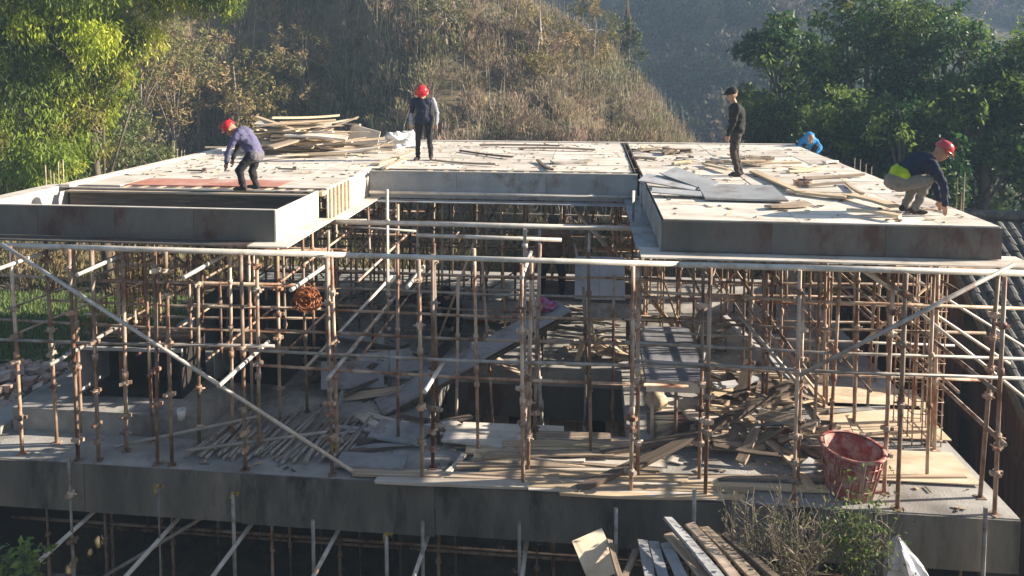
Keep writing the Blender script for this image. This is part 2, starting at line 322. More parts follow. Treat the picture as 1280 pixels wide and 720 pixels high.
# ---- the big bright green tree at the upper left, hanging sprays over the deck's back left corner
cl = []
for (px, py, Y, r) in [(40, 40, 19, 1.3), (100, 30, 19, 1.2), (60, 90, 19, 1.2), (120, 80, 19.5, .8), (30, 140, 18.5, 1.1), (95, 140, 19.5, 1.0), (150, 35, 20, .6),
                       (200, 15, 20, .45), (245, 8, 20.5, .35), (285, 8, 21, .28), (45, 200, 18, 1.0), (20, 90, 18, 1.2), (150, 95, 20, .4), (110, 190, 20, .7), (75, 225, 19, .8),
                       (10, 10, 19, 1.4), (120, -20, 19, 1.5), (200, -25, 20, 1.3), (30, -50, 19, 1.5), (-40, 60, 19, 1.5), (-60, 150, 19, 1.5), (120, 150, 20.5, .5), (60, 50, 20, 1.2), (260, -20, 20, 1.0), (110, 110, 20, 1.0), (115, 130, 20.5, .6), (70, 165, 19, .9), (135, 70, 20, .6), (30, 225, 18.5, .8), (85, 80, 19.5, 1.1), (170, 45, 20.5, .3)]:
    p = ony(px, py, Y + 1.5); cl.append((p.x, p.y, p.z, r * 1.0))
    for _ in range(6): cl.append((p.x + rnd.gauss(0, r * .7), p.y + rnd.gauss(0, r * .7), p.z + rnd.gauss(0, r * .6), r * rnd.uniform(.35, .6)))
b = (-14.6, 21, gz(-14.6, 21))
tree('broadleaf_tree', 'tall bright yellow-green tree filling the upper left with drooping sprays', 'tree', b, 10.5, cl, 1500, .19, .045,
     [(.32, .39, .03), (.42, .48, .04), (.20, .28, .03), (.5, .52, .07), (.09, .13, .025), (.26, .25, .06)], .16, 1.2, nb=12)
cl = []
for (px, py, Y, r) in [(110, 170, 22, .8), (150, 190, 22, .8), (180, 200, 23, .7), (130, 215, 22, .8), (165, 225, 22.5, .7), (85, 215, 22, .7), (185, 175, 23, .5), (120, 140, 22.5, .8), (160, 155, 23, .7), (60, 220, 21.5, .7), (205, 195, 23, .5), (145, 215, 22, .7)]:
    p = ony(px, py, Y); cl.append((p.x, p.y, p.z, r)); cl.append((p.x + rnd.gauss(0, .5), p.y, p.z + rnd.gauss(0, .4), r * .6))
b = (-12.7, 22.3, gz(-12.7, 22.3))
tree('small_tree', 'dusty olive-green low tree behind the left edge of the deck under the bright tree', 'tree', b, 3.8, cl, 900, .15, .06, [(.17, .2, .07), (.22, .24, .09), (.13, .17, .06), (.25, .22, .12)], .1, .5)

# ---- distinct half-bare trees on the near slope
OL = [(.24, .20, .08), (.30, .23, .11), (.18, .18, .07), (.36, .27, .14), (.15, .15, .06)]
specs = [(175, 95, 30, 1.7, 'slender half-bare tree with pale drooping twigs next to the bright green tree'),
         (215, 110, 32, 1.8, 'dry yellowish-brown tree at the slope foot, second from the bright green tree'),
         (245, 80, 34, 2.0, 'yellow-tinged thin tree on the slope above the worker in the purple jacket'),
         (300, 110, 33, 2.2, 'broad olive-brown tree above the heap of boards'),
         (380, 90, 36, 2.4, 'brown bushy tree high on the slope above the right end of the board heap'),
         (450, 60, 40, 2.5, 'tall grey-green tree left of the standing red-helmeted worker'),
         (610, 60, 42, 2.6, 'rust-brown bushy tree on the slope to the upper right of the red-helmeted standing worker'),
         (560, 120, 36, 1.7, 'low tan tree behind the standing worker in the red helmet'),
         (675, 110, 38, 2.0, 'grey-brown tree low on the slope above the middle of the deck'),
         (740, 120, 42, 2.0, 'olive tree on the lower end of the slope left of the slender pointed tree')]
for i, (px, py, Y, r, lab) in enumerate(specs):
    p = ony(px, py, Y); z0 = gz(p.x, p.y); c = (p.x, p.y, max(p.z, z0 + r * .9))
    tree('hill_tree', lab, 'tree', (p.x, p.y, z0), c[2] - z0 + r, blob_clumps(c, r, r, r * 1.1, 16, r * .38, .2), 330, .26, .07, [OL[i % 5], OL[(i + 2) % 5], OL[(i + 1) % 5]],
         .10, .2, 'trees standing on the near hillside', bark_pale, leafm=leaf_dry, nb=16)
p = ony(787, 175, 46); z0 = gz(p.x, 46); cl = []
for k in range(26):
    t = k / 25; w = (1 - t) * 1.25 + .12
    cl += [(p.x + rnd.uniform(-w, w), 46 + rnd.uniform(-w, w), z0 + .6 + t * (ony(787, 28, 46).z - z0 - .6), .3 + .35 * (1 - t))]
tree('pointed_tree', 'slender pointed grey-green tree at the right end of the near slope', 'tree', (p.x, 46, z0), 9, cl, 420, .28, .1, [(.10, .13, .07), (.13, .16, .08), (.16, .17, .10)], .12, .2, leafm=leaf_dry)

# ---- dark green trees at the right
DG = [(.03, .075, .025), (.045, .10, .03), (.07, .13, .03), (.02, .055, .02), (.14, .2, .04)]
def big(px, top, Y, rx, rz, label, n=34, rr=1.0, cols=DG, cy=None, per=260):
    p = ony(px, top, Y); zc = p.z - rz; z0 = gz(p.x, Y)
    cl = blob_clumps((p.x, Y, zc), rx, rx * .8, rz, n, rr, .3)
    tree('broadleaf_tree', label, 'tree', (p.x, Y, z0), p.z - z0 - .5, cl, per * (1.8 if Y < 31 else 1.2), .30 if Y > 31 else .21, .13 if Y > 31 else .09, cols, .22, .35, 'dark green trees beyond the right of the deck', nb=18)
big(985, 15, 34, 2.1, 3.2, 'rounded dark green tree at the left end of the dark tree row', 60, .75)
big(945, 120, 30, .9, 1.1, 'small olive-green bushy tree just right of the worker in the black cap', 22, .5, [(.10, .14, .04), (.14, .17, .05), (.06, .10, .03)])
big(1090, -30, 30, 2.4, 4.2, 'tallest dark green tree with yellowish sunlit leaves behind the blue-jacketed worker', 90, .8, DG + [(.16, .19, .05)])
big(1180, 0, 29, 2.0, 3.6, 'tall dark blue-green tree above the crouching worker at the right', 70, .75)
big(1235, 85, 25, 1.7, 2.4, 'dense dark tree behind the tiled roof at the right', 55, .65)
big(1300, 20, 26, 1.8, 3.0, 'dark tree cut by the right edge above the tiled roof', 55, .7)
big(1060, 110, 26, 1.6, 1.9, 'low dark green bushy tree directly behind the worker in the blue jacket', 46, .6)
big(1140, 120, 24, 1.7, 2.2, 'dark shaded bushy tree just behind the crouching worker at the right', 50, .6)

# ---- brush covering the near slope, and woods on the far hills (nobody could count these)
def brush(n, x0, x1, y0, y1, rmin, rmax, per, L, Wd, cols, seed, cond=None, up=.9, lift=.6):
    rs = np.random.RandomState(seed); Cs = []; Ds = []; Ts = []
    X = rs.uniform(x0, x1, n); Y = rs.uniform(y0, y1, n)
    if cond is not None: k = cond(X, Y); X = X[k]; Y = Y[k]
    Z = hterr(X, Y); cols = np.array(cols)
    # colour drifts over the slope in patches
    pat = (np.sin(X * .23 + 1.2 * np.sin(Y * .31)) + np.sin(X * .11 - Y * .17 + 2) + rs.normal(0, .8, len(X)))
    ci = np.clip(((pat + 3) / 6 * len(cols)).astype(int), 0, len(cols) - 1)
    for x, y, z, c in zip(X, Y, Z, ci):
        r = rs.uniform(rmin, rmax); m = int(per * r * r)
        ns = max(5, m // 9); st = rs.normal(0, 1, (ns, 3)); st[:, 2] = np.abs(st[:, 2]) * 1.1 + .2; st /= np.linalg.norm(st, axis=1, keepdims=True)
        kk = rs.randint(0, ns, m); t = rs.uniform(.25, 1.05, (m, 1))
        P = st[kk] * t * r * np.array([.9, .9, 1.25]) + rs.normal(0, .07 * r, (m, 3)); Cs.append(P + np.array([x, y, z]))
        d = st[kk].copy(); d[:, 2] += up; Ds.append(d)
        Ts.append(cols[c] * rs.uniform(.65, 1.35) * rs.uniform(.7, 1.3, (m, 1)) * np.array([1, rs.uniform(.9, 1.06), rs.uniform(.85, 1.15)]))
    C = np.concatenate(Cs); D = np.concatenate(Ds); T = np.concatenate(Ts)
    V, Q, T = leaves(C, rs.uniform(.5, 1.4, len(C)) * L, Wd, D, T, 0, .45); return V, Q, T
BR = [(.16, .165, .09), (.24, .215, .135), (.31, .25, .165), (.35, .26, .195), (.31, .27, .18), (.20, .20, .11), (.28, .245, .17)]
V, Q, T = brush(3200, -34, 12, 29.5, 58, .45, 1.25, 230, .30, .045, BR, 5)
tag(link('hillside_brush', npmesh('hillside_brush', V, Q, leaf_dry, T)), 'dry brown and olive brush covering the near hillside behind the deck', 'brush', kind='stuff')
V, Q, T = brush(900, -26, 14, 20.8, 30, .35, .95, 260, .3, .04, [(.20, .18, .09), (.26, .21, .12), (.15, .17, .07)], 9, lambda X, Y: (X > -7) | (Y > 20.8))
tag(link('scrub', npmesh('scrub', V, Q, leaf_dry, T)), 'low dry scrub on the flat ground seen through the scaffolding', 'scrub', kind='stuff')
V, Q, T = brush(500, 7.8, 42, 22.5, 60, .5, 1.3, 200, .32, .1, [(.05, .08, .03), (.08, .11, .04), (.12, .12, .06)], 21)
tag(link('undergrowth', npmesh('undergrowth', V, Q, leaf_dry, T)), 'dark green undergrowth around the foot of the dark trees on the right', 'undergrowth', kind='stuff')
n_ = 9000; sx = NR.uniform(-34, 9, n_); sy = NR.uniform(29.5, 56, n_); sz = hterr(sx, sy); Hs = NR.uniform(.8, 2.6, n_)
V, Q, T = leaves(np.stack([sx, sy, sz + Hs * .5], 1), Hs, .035, np.tile([0, 0, 1.0], (n_, 1)), np.array([[.34, .30, .22]]) * NR.uniform(.5, 1.3, (n_, 1)), 0, .13)
tag(link('bare_saplings', npmesh('bare_saplings', V, Q, leaf_dry, T)), 'thin bare pale saplings standing all over the near hillside', 'saplings', kind='stuff')
FR = [(.05, .075, .05), (.08, .09, .065), (.13, .11, .08), (.065, .09, .06), (.10, .095, .07)]
V, Q, T = brush(2200, -45, 150, 76, 165, 1.6, 4.2, 32, .62, .42, FR, 6, None, .2)
tag(link('far_woods', npmesh('far_woods', V, Q, leaf_dry, T)), 'hazy blue-grey woods covering the far hills', 'woods', kind='stuff')

# ---------------------------------------------------------------- concrete floor with stairwell hole
FX0, FX1, FY0, FY1 = -9.15, 5.5, 9.76, 20.3; ZB = -.72
HX0, HX1, HY0, HY1 = -2.65, .62, 11.35, 13.9
floor = thing('concrete_floor', 'large grey concrete floor slab of the unfinished house with a stairwell hole in its middle', 'floor slab', (-1.8, 15, ZB))
xs = [FX0, HX0, HX1, FX1]; ys = [FY0, HY0, HY1, FY1]
mb = MB(); vs = [(x, y, z) for z in (0, ZB + .35) for x in xs for y in ys]
def vi(i, j, l): return l * 16 + i * 4 + j
fs = []
for i in range(3):
    for j in range(3):
        if i == 1 and j == 1: continue
        fs.append((vi(i, j, 0), vi(i + 1, j, 0), vi(i + 1, j + 1, 0), vi(i, j + 1, 0))); fs.append((vi(i, j, 1), vi(i, j + 1, 1), vi(i + 1, j + 1, 1), vi(i + 1, j, 1)))
for a, b_, c_, d_ in [((1, 1), (2, 1), 0, 0), ((2, 1), (2, 2), 0, 0), ((2, 2), (1, 2), 0, 0), ((1, 2), (1, 1), 0, 0)]:
    fs.append((vi(*a, 0), vi(*b_, 0), vi(*b_, 1), vi(*a, 1)))
for i in range(3):
    fs.append((vi(i, 0, 0), vi(i, 0, 1), vi(i + 1, 0, 1), vi(i + 1, 0, 0))); fs.append((vi(i, 3, 0), vi(i + 1, 3, 0), vi(i + 1, 3, 1), vi(i, 3, 1)))
    fs.append((vi(0, i, 0), vi(0, i + 1, 0), vi(0, i + 1, 1), vi(0, i, 1))); fs.append((vi(3, i, 0), vi(3, i, 1), vi(3, i + 1, 1), vi(3, i + 1, 0)))
mb.add(vs, fs); part('slab', mb, concrete, floor)
# edge beam: formed in several pours with visible seams
edges = [-9.15, -7.3, -4.9, -2.1, .4, 1.9, 3.7, 5.5]
for k in range(7):
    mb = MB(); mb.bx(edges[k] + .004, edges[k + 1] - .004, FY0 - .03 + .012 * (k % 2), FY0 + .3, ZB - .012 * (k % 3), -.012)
    part('edge_beam', mb, conc_face_shade, floor)
mb = MB(); mb.bx(HX0 - .1, HX1 + .1, HY1 + .01, HY1 + .26, -1.02, -.36); part('stairwell_beam', mb, ply_dark_shade, floor)
mb = MB(); mb.bx(5.2, 5.497, 10.1, 20.28, ZB, -.365); part('side_beam', mb, conc_face_shade, floor)
# raised slab strip on the left behind the front strip
p1 = onz(45, 556, 0); mb = MB(); mb.bx(-9.1, -6.0, 10.58, 13.2, .002, .36); part('raised_step', mb, concrete, floor)
mb = MB(); mb.bx(-9.6, -9.17, 9.9, 12.6, -.5, .12); part('kerb', mb, concrete, floor)
part('sun_block_panel', MB().bx(HX0 - .3, HX0 - .27, 11.0, 14.2, -3.3, ZB), ply_dark_shade, floor)  # unseen panel added to block sun falling through the stairwell hole
# stairwell lower wall of boards
w = thing('board_wall', 'pale upright board wall seen down in the stairwell hole', 'wall', (-1, 14.6, -1.9))
for k in range(14):
    if k in (5, 11): continue
    mb = MB(); x = -2.9 + k * .27; mb.bx(x, x + .255, 14.25 + .02 * (k % 2), 14.29 + .02 * (k % 2), -2.1 + .05 * rnd.random(), -1.02); part('board', mb, wood, w)
# undercroft walls, coloured near-black for shade; rear one added to shut out light
solo('undercroft_shade_wall', MB().bx(-9.2, 5.6, 19.6, 19.9, -3.4, -.4), ply_shade_black, 'added near-black wall closing off the back of the dark space under the floor slab', 'wall', (-2, 19.7, -3.3))
solo('undercroft_shade_wall', MB().bx(-9.5, -9.2, 9.9, 19.9, -3.4, -.4), ply_shade_black, 'shade-black retaining wall at the left end of the dark space under the floor slab', 'wall', (-9.3, 15, -3.3))

solo('undercroft_shade_wall', MB().bx(5.2, 5.45, 10.12, 19.58, -3.4, -.725), ply_shade_black, 'added sun-blocking wall under the right edge of the floor slab', 'wall', (5.3, 15, -3.3))  # unseen wall added to stop sun entering the undercroft from the right
# ---------------------------------------------------------------- deck formwork
DT = 3.65
def deck_part(root, x0, x1, y0, y1):
    mb = MB(); mb.bx(x0, x1, y0, y1, DT - .16, DT - .022); part('joist_layer', mb, wood_dark, root)
deck = thing('formwork_deck', 'wide pale plywood formwork deck of the upper storey on which the workers stand', 'formwork', (-1.8, 16, 3.1))
deck_part(deck, -9.1, -4.53, 12.25, 20.28); deck_part(deck, -4.53, .86, 14.75, 20.28); deck_part(deck, 1.02, 5.43, 10.4, 20.28)
def sheets(x0, x1, y0, y1, sx, sy, m):
    x = x0
    while x < x1 - .02:
        xe = min(x + sx, x1); y = y0 + 0
        while y < y1 - .02:
            ye = min(y + sy, y1)
            mb = MB(); c = ((x + xe) / 2, (y + ye) / 2, DT - .011 + rnd.choice((0, 0, .003, .008)))
            mb.box(c, (xe - x - .014, ye - y - .014, .018), rnd.uniform(-.004, .004)); part('plywood_sheet', mb, m, deck); y = ye
        x = xe
sheets(-9.1, -4.53, 13.6, 20.28, 1.84, .93, ply_deck)
sheets(-5.42, -4.53, 12.35, 13.6, .93, 1.3, ply_deck); sheets(-9.1, -8.3, 12.3, 13.6, .82, 1.3, ply_deck)
sheets(-8.3, -5.42, 12.42, 13.15, 1.46, 1.2, ply_red); sheets(-8.3, -5.42, 13.15, 13.6, 1.46, 1.2, ply_deck)
sheets(-4.53, .86, 14.88, 20.28, 1.84, .93, ply_deck)
sheets(1.02, 5.43, 10.38, 20.28, 1.84, 1.24, ply_deck)
def face(x0, x1, y, z0, z1, root, m, n=1, t=.02, name='side_panel'):
    w = (x1 - x0) / n
    for k in range(n): part(name, MB().bx(x0 + k * w + .003, x0 + (k + 1) * w - .003, y, y + t, z0, z1), m, root)
def sface(x, y0, y1, z0, z1, root, m, n=1, t=.02, name='side_panel'):
    w = (y1 - y0) / n
    for k in range(n): part(name, MB().bx(x, x + t, y0 + k * w + .003, y0 + (k + 1) * w - .003, z0, z1), m, root)
# right block front face, left face, ledges; shaded faces coloured darker than the sunny side
face(1.0, 5.45, 10.36, 3.21, DT - .024, deck, ply_dark_shade, 3)
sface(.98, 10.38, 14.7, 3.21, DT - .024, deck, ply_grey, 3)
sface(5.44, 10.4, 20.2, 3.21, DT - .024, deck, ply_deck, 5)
part('ledge', MB().bx(.7, 5.75, 10.05, 10.6, 3.175, 3.195), ply_deck, deck)
part('ledge', MB().bx(.66, 1.3, 10.62, 14.7, 3.17, 3.19), ply_grey, deck)
part('soffit', MB().bx(1.32, 5.43, 10.62, 20.2, 3.42, 3.44), ply_dark_shade, deck)
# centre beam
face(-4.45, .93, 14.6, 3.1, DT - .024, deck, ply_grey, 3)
part('beam_top', MB().bx(-4.45, .93, 14.6, 14.655, DT - .02, DT), ply_deck, deck)
for k in range(13): part('joist', MB().bx(-3.3 + k * .33, -3.2 + k * .33, 14.66, 14.95, DT - .09, DT - .018), wood_gold, deck)
part('ledge', MB().bx(-4.3, .8, 14.3, 14.58, 3.06, 3.08), ply_grey, deck)
part('soffit', MB().bx(-9.0, .9, 14.9, 20.2, 3.42, 3.44), ply_dark_shade, deck)
# recess left side (faces the sun), with upright battens
sface(-4.52, 12.3, 15.4, 3.12, DT + .002, deck, ply_deck, 2, .025)
for k in range(6): part('batten', MB().bx(-4.493, -4.455, 12.35 + k * .2, 12.42 + k * .2, 3.12, DT - .01), wood_gold, deck)
part('ledge', MB().bx(-4.9, -4.22, 12.1, 15.5, 3.09, 3.11), ply_deck, deck)
# pale rim along the left and back edges
part('edge_board', MB().bx(-9.32, -9.11, 12.1, 20.3, DT - .02, DT + .035), ply_deck, deck)
part('edge_board', MB().bx(-9.1, 5.43, 20.29, 20.4, DT - .25, DT + .03), ply_deck, deck)
sface(-9.34, 12.2, 20.3, 3.2, DT - .024, deck, ply_dark_shade, 4)
# joist ends exposed at the front of the left deck
for k in range(9): part('joist', MB().bx(-8.25 + k * .33, -8.15 + k * .33, 12.12, 12.42, DT - .09, DT - .018), wood_gold, deck)
for k in range(4): part('joist', MB().bx(-5.35 + k * .25, -5.26 + k * .25, 12.1, 12.36, DT - .09, DT - .018), wood_gold, deck)
# beam trench between centre and right deck
part('trench', MB().bx(.88, .9, 14.7, 20.28, 3.1, DT + .03).bx(.985, 1.0, 14.72, 20.28, 3.1, DT + .03).bx(.9, .985, 14.7, 20.28, 3.1, 3.12), wood_dark, deck)

tr = thing('beam_formwork', 'empty dark plywood beam trough along the front left of the upper deck', 'formwork', (-6.8, 11.2, 3.1))
face(-9.6, -4.6, 10.36, 3.2, 3.655, tr, ply_dark_shade, 4, .022)
part('rim', MB().bx(-9.6, -4.6, 10.383, 10.44, 3.6, 3.664), ply_deck, tr)
face(-9.1, -4.62, 12.08, 3.16, DT - .03, tr, wood_dark, 2, .022, 'back_panel')
part('rim', MB().bx(-9.1, -4.62, 11.98, 12.078, 3.57, 3.6), wood, tr)
part('rim', MB().bx(-9.1, -4.62, 12.1, 12.14, 3.6, 3.645), ply_deck, tr)
part('end_panel', MB().bx(-4.6, -4.575, 10.36, 12.08, 3.2, 3.66), ply_deck, tr)
part('ledge', MB().bx(-4.9, -4.3, 10.1, 12.08, 3.17, 3.19), ply_deck, tr)
part('bottom_panel', MB().bx(-9.6, -4.92, 10.1, 12.2, 3.172, 3.194), ply_dark_shade, tr)
part('end_panel', MB().bx(-9.62, -9.3, 10.39, 12.3, 3.2, 3.655), ply_deck, tr)

# ---------------------------------------------------------------- scaffolding
def coupler_mesh():
    mb = MB(); mb.tube([(0, 0, -.04), (0, 0, .04)], .044, 8); mb.box((.05, .03, 0), (.07, .035, .05)); mb.box((-.05, -.01, 0), (.05, .06, .045)); mb.tube([(.03, -.08, 0), (.03, .09, 0)], .013, 6)
    return mb.mesh('coupler', steel_rust)
CPL = coupler_mesh()
LEV = [.35, 1.05, 1.78, 2.5]
cols_x = [-8.4, -7.3, -6.1, -4.87, -3.62, -2.28, -.86, .57, 1.57, 2.74, 4.02, 5.23]
rows_y = [9.85, 10.6, 11.6, 12.75, 13.95, 15.1, 16.3, 17.5, 18.7, 19.8]
scL = thing('scaffold', 'rusty tube scaffold under the beam trough and deck at the left', 'scaffold', (-6.8, 14, 0), 'scaffolds holding up the deck')
scC = thing('scaffold', 'rusty tube scaffold in and behind the open bay in the middle of the deck', 'scaffold', (-1.8, 14, 0), 'scaffolds holding up the deck')
scR = thing('scaffold', 'rusty tube scaffold under the right block of the deck', 'scaffold', (3.3, 14, 0), 'scaffolds holding up the deck')
def own(x): return scL if x < -4.5 else (scC if x < 1.0 else scR)
ncp = [0]
def pole(x, y, z0, z1, root, m=None, lean=(0, 0), cps=(), single=True, r=.027, plate=True):
    base = Vector((x, y, z0)); top = Vector((x + lean[0], y + lean[1], z1)); mb = MB()
    mb.tube([base, base.lerp(top, .5) + Vector((rnd.uniform(-.008, .008), rnd.uniform(-.008, .008), 0)), top], r, 8)
    if rnd.random() < .6:                                   # thicker outer sleeve of an adjustable prop
        a = rnd.uniform(.35, .6); mb.tube([base.lerp(top, a), base.lerp(top, a + .03)], r * 1.6, 8)
    if plate: mb.box((x, y, z0 + .006), (.12, .12, .01), rnd.uniform(0, 1))
    cpz = [c for c in cps if z0 < c < z1]
    if not single:
        for c in cpz: q = base.lerp(top, (c - z0) / (z1 - z0)); mb.tube([q - Vector((0, 0, .03)), q + Vector((0, 0, .03))], r * 1.65, 6)
    o = part('pole', mb, m or steel_rust, root)
    if single:
        for c in cpz:
            q = base.lerp(top, (c - z0) / (z1 - z0)); k = link('coupler', CPL, o, q - root.location, (0, 0, rnd.uniform(0, 6.28)))
    return o
front = [(28, 567), (71, 554), (91, 580), (123, 576), (158, 564), (188, 589), (215, 581), (249, 557), (301, 594), (324, 569), (412, 599), (422, 575), (525, 608), (541, 585),
         (548, 555), (653, 613), (660, 593), (668, 560), (789, 621), (797, 600), (874, 602), (883, 627), (992, 628), (997, 605), (1123, 638), (1105, 616), (1225, 622), (1243, 643),
         (350, 527), (953, 537), (1033, 508), (1067, 550), (1168, 562)]
for (px, py) in front:
    q = onz(px, py, 0); q.y = max(q.y, 9.83)
    zt = 3.13
    if -9.1 < q.x < -5.95 and 10.5 < q.y < 13.2: z0 = .36
    else: z0 = 0
    pole(q.x, q.y, z0, zt, own(q.x), lean=(rnd.gauss(.0, .05) + (.05 if q.x > 4.5 else 0), rnd.gauss(0, .03)), cps=sorted(rnd.sample([.3, .55, .9, 1.05, 1.4, 1.78, 2.2, 2.5, 2.85], 4)), single=True)
mids = [(a + b_) / 2 for a, b_ in zip(cols_x[:-1], cols_x[1:])]
for j, y in enumerate(rows_y[1:]):
    for x in cols_x + mids:
        if j == 0 and x not in mids: continue
        if x in mids and rnd.random() < .08: continue
        if .75 < x < 2.2 and 10.3 < y < 13.9: continue
        xx = x + rnd.gauss(0, .1); yy = y + rnd.gauss(0, .08); z0 = 0
        if HX0 - .1 < xx < HX1 + .1 and HY0 - .1 < yy < HY1 + .4: continue
        if -4.4 < xx < .9 and yy < 14.4 and rnd.random() < .45: continue
        if -9.1 < xx < -5.95 and 10.9 < yy < 13.2: z0 = .36
        if y > 17 and rnd.random() < .12: continue
        if -3.6 < xx < -.1 and 11.4 < yy < 14.3: continue
        pole(xx, yy, z0, 3.4 if not (-4.4 < xx < .9 and yy < 14.6) else 3.1, own(xx), lean=(rnd.gauss(0, .05), rnd.gauss(0, .04)), cps=LEV[1:], single=False, r=.025)
# poles standing down in the hole
for (x, y, lx) in [(-2.3, 12.3, .1), (-1.6, 13.2, -.35), (-1.25, 12.6, .3), (-.9, 13.4, .0), (-.55, 12.2, -.4), (-.1, 13.3, .1), (.2, 12.6, -.3), (.45, 13.5, 0)]:
    pole(x, y, -3.2, 1.9 + rnd.random(), scC, lean=(lx, rnd.gauss(0, .1)), cps=(.5, 1.2), single=False, m=rnd.choice([steel_rust, steel_grey]))
# two tall poles at the recess edges
for (px, py, yy, zt) in [(485, 330, 12.4, 3.65), (791, 330, 12.4, 3.7), (800, 330, 12.9, 3.75), (656, 330, 10.9, 3.35)]:
    q = ony(px, py, yy); pole(q.x, yy, 0 if not (HX0 < q.x < HX1) else -3.2, zt, scC if q.x < 1 else scR, cps=(1.2, 1.8, 2.5, 3.1), single=False, m=steel_grey)
def ledger(p, q, root, m=None, r=.024, name='ledger'):
    p = Vector(p); q = Vector(q); mid = (p + q) / 2 - Vector((0, 0, .006 * (q - p).length))
    return part(name, MB().tube([p, mid, q], r, 8), m or steel_rust, root)
ex = [(-9.4, -4.4), (-4.9, 1.3), (.7, 5.9)]
for k, (a, b_) in enumerate(ex):
    root = [scL, scC, scR][k]
    for j, y in enumerate(rows_y):
        if k == 1 and 11.3 < y < 13.9: ys_ = (1.78,)
        else: ys_ = (1.15, 1.78, 2.5) if j % 2 else (1.05, 1.78, 2.75)
        if j == 0: ys_ = (1.78,)
        if j == 1: ys_ = (1.78, 1.2) if k == 1 else (1.78, 2.5)
        for z in ys_:
            ledger((a + rnd.uniform(-.2, .1), y + .05, z + rnd.uniform(-.05, .05)), (b_ + rnd.uniform(-.1, .2), y + .05, z + rnd.uniform(-.05, .05)), root, steel_grey if (j < 1 or rnd.random() < .12) else steel_rust)
# tubes running back from the front, their pale sawn-off ends sticking out towards the viewer
def back_tube(px, py, qx, qy, z, length=4.0, m=steel_pale, r=.03, root=None, name='cross_tube', dz=0):
    a = onz(px, py, z); b_ = onz(qx, qy, z) ; d = (b_ - a).normalized(); e = a + d * length; e.z += dz
    return part(name, MB().tube([a, e], r, 8), m, root or own(a.x))
for (x, f, z, L, m) in [(-8.25, 9.35, 2.93, 1.5, steel_pale), (-6.95, 9.3, 2.93, 1.5, steel_pale), (-5.45, 9.35, 2.92, 1.5, steel_pale), (-4.05, 9.6, 2.72, 1.5, steel_pale),
                        (-4.75, 8.9, 1.65, 1.5, steel_pale), (-3.55, 9.6, 1.5, 5, steel_grey), (-2.05, 8.95, 1.68, 1.0, steel_pale), (-2.5, 9.9, 2.72, 1.0, steel_pale), (-.9, 9.75, 2.95, 1.2, steel_pale),
                        (-7.5, 9.4, 1.6, 1.8, steel_grey), (1.66, 9.8, 2.9, 8, steel_rust), (2.9, 9.75, 1.7, 8, steel_rust), (4.1, 9.8, 2.8, 8, steel_rust), (5.1, 9.7, 1.7, 8, steel_rust), (5.3, 9.8, .95, 8, steel_rust)]:
    part('cross_tube', MB().tube([(x, f, z), (x + rnd.uniform(-.05, .05), f + L, z + rnd.uniform(-.04, .04))], .03, 8), m, own(x))
for x in cols_x:
    for z in (1.15, 2.45):
        part('cross_tube', MB().tube([(x + .06, 11.0 if not -2.7 < x < .65 else 14.0, z + rnd.uniform(-.1, .1)), (x + .06, 20, z + rnd.uniform(-.1, .1))], .023, 6), steel_rust, own(x))
# diagonal braces
def brace(a, b_, root, m=steel_grey, r=.028, name='brace'): return part(name, MB().tube([a, b_], r, 8), m, root)
brace(ony(2, 305, 9.78), ony(442, 590, 9.78), scL, steel_pale)
brace(ony(1268, 330, 9.75), ony(1040, 452, 9.75) + Vector((-.4, 0, -.2)), scR, steel_grey)
for a, b_, Y in [((1062, 322), (1262, 455), 11.5), ((1105, 325), (1290, 440), 12.6), ((1130, 375), (1290, 505), 11.0), ((1070, 333), (1130, 372), 10.4)]:
    brace(ony(*a, Y), ony(*b_, Y), scR, steel_pale, .024)
brace(ony(1175, 345, 12.2), ony(1050, 452, 12.2), scR, wood_gold, .02)
brace(ony(14, 420, 12.5), ony(230, 330, 12.5), scL, steel_rust, .023); brace(ony(120, 330, 14.5), ony(330, 300, 14.5), scL, steel_rust, .023)
brace(ony(14, 385, 15), ony(190, 318, 15), scL, steel_rust, .023); brace(ony(210, 315, 14.8), ony(330, 400, 14.8), scL, steel_rust, .023)
brace(ony(380, 462, 11.2), ony(490, 345, 13.0), scL, steel_pale, .025); brace(ony(500, 250, 17), ony(560, 330, 17), scC, steel_grey, .02)
brace(ony(925, 395, 11.2), ony(1008, 492, 10.5), scR, steel_grey, .03); brace(ony(935, 385, 12.4), ony(1030, 500, 12.4), scR, steel_rust, .024)
brace(ony(600, 370, 17), ony(700, 300, 17), scC, steel_rust, .02)
for k in range(10):
    y = rnd.choice([13.2, 14.6, 16.4, 18.2]); x = rnd.uniform(-8.5, 4.0); s = rnd.choice([-1, 1])
    brace((x, y, .3), (x + s * 2.2, y, 2.9), own(x), steel_rust, .022)
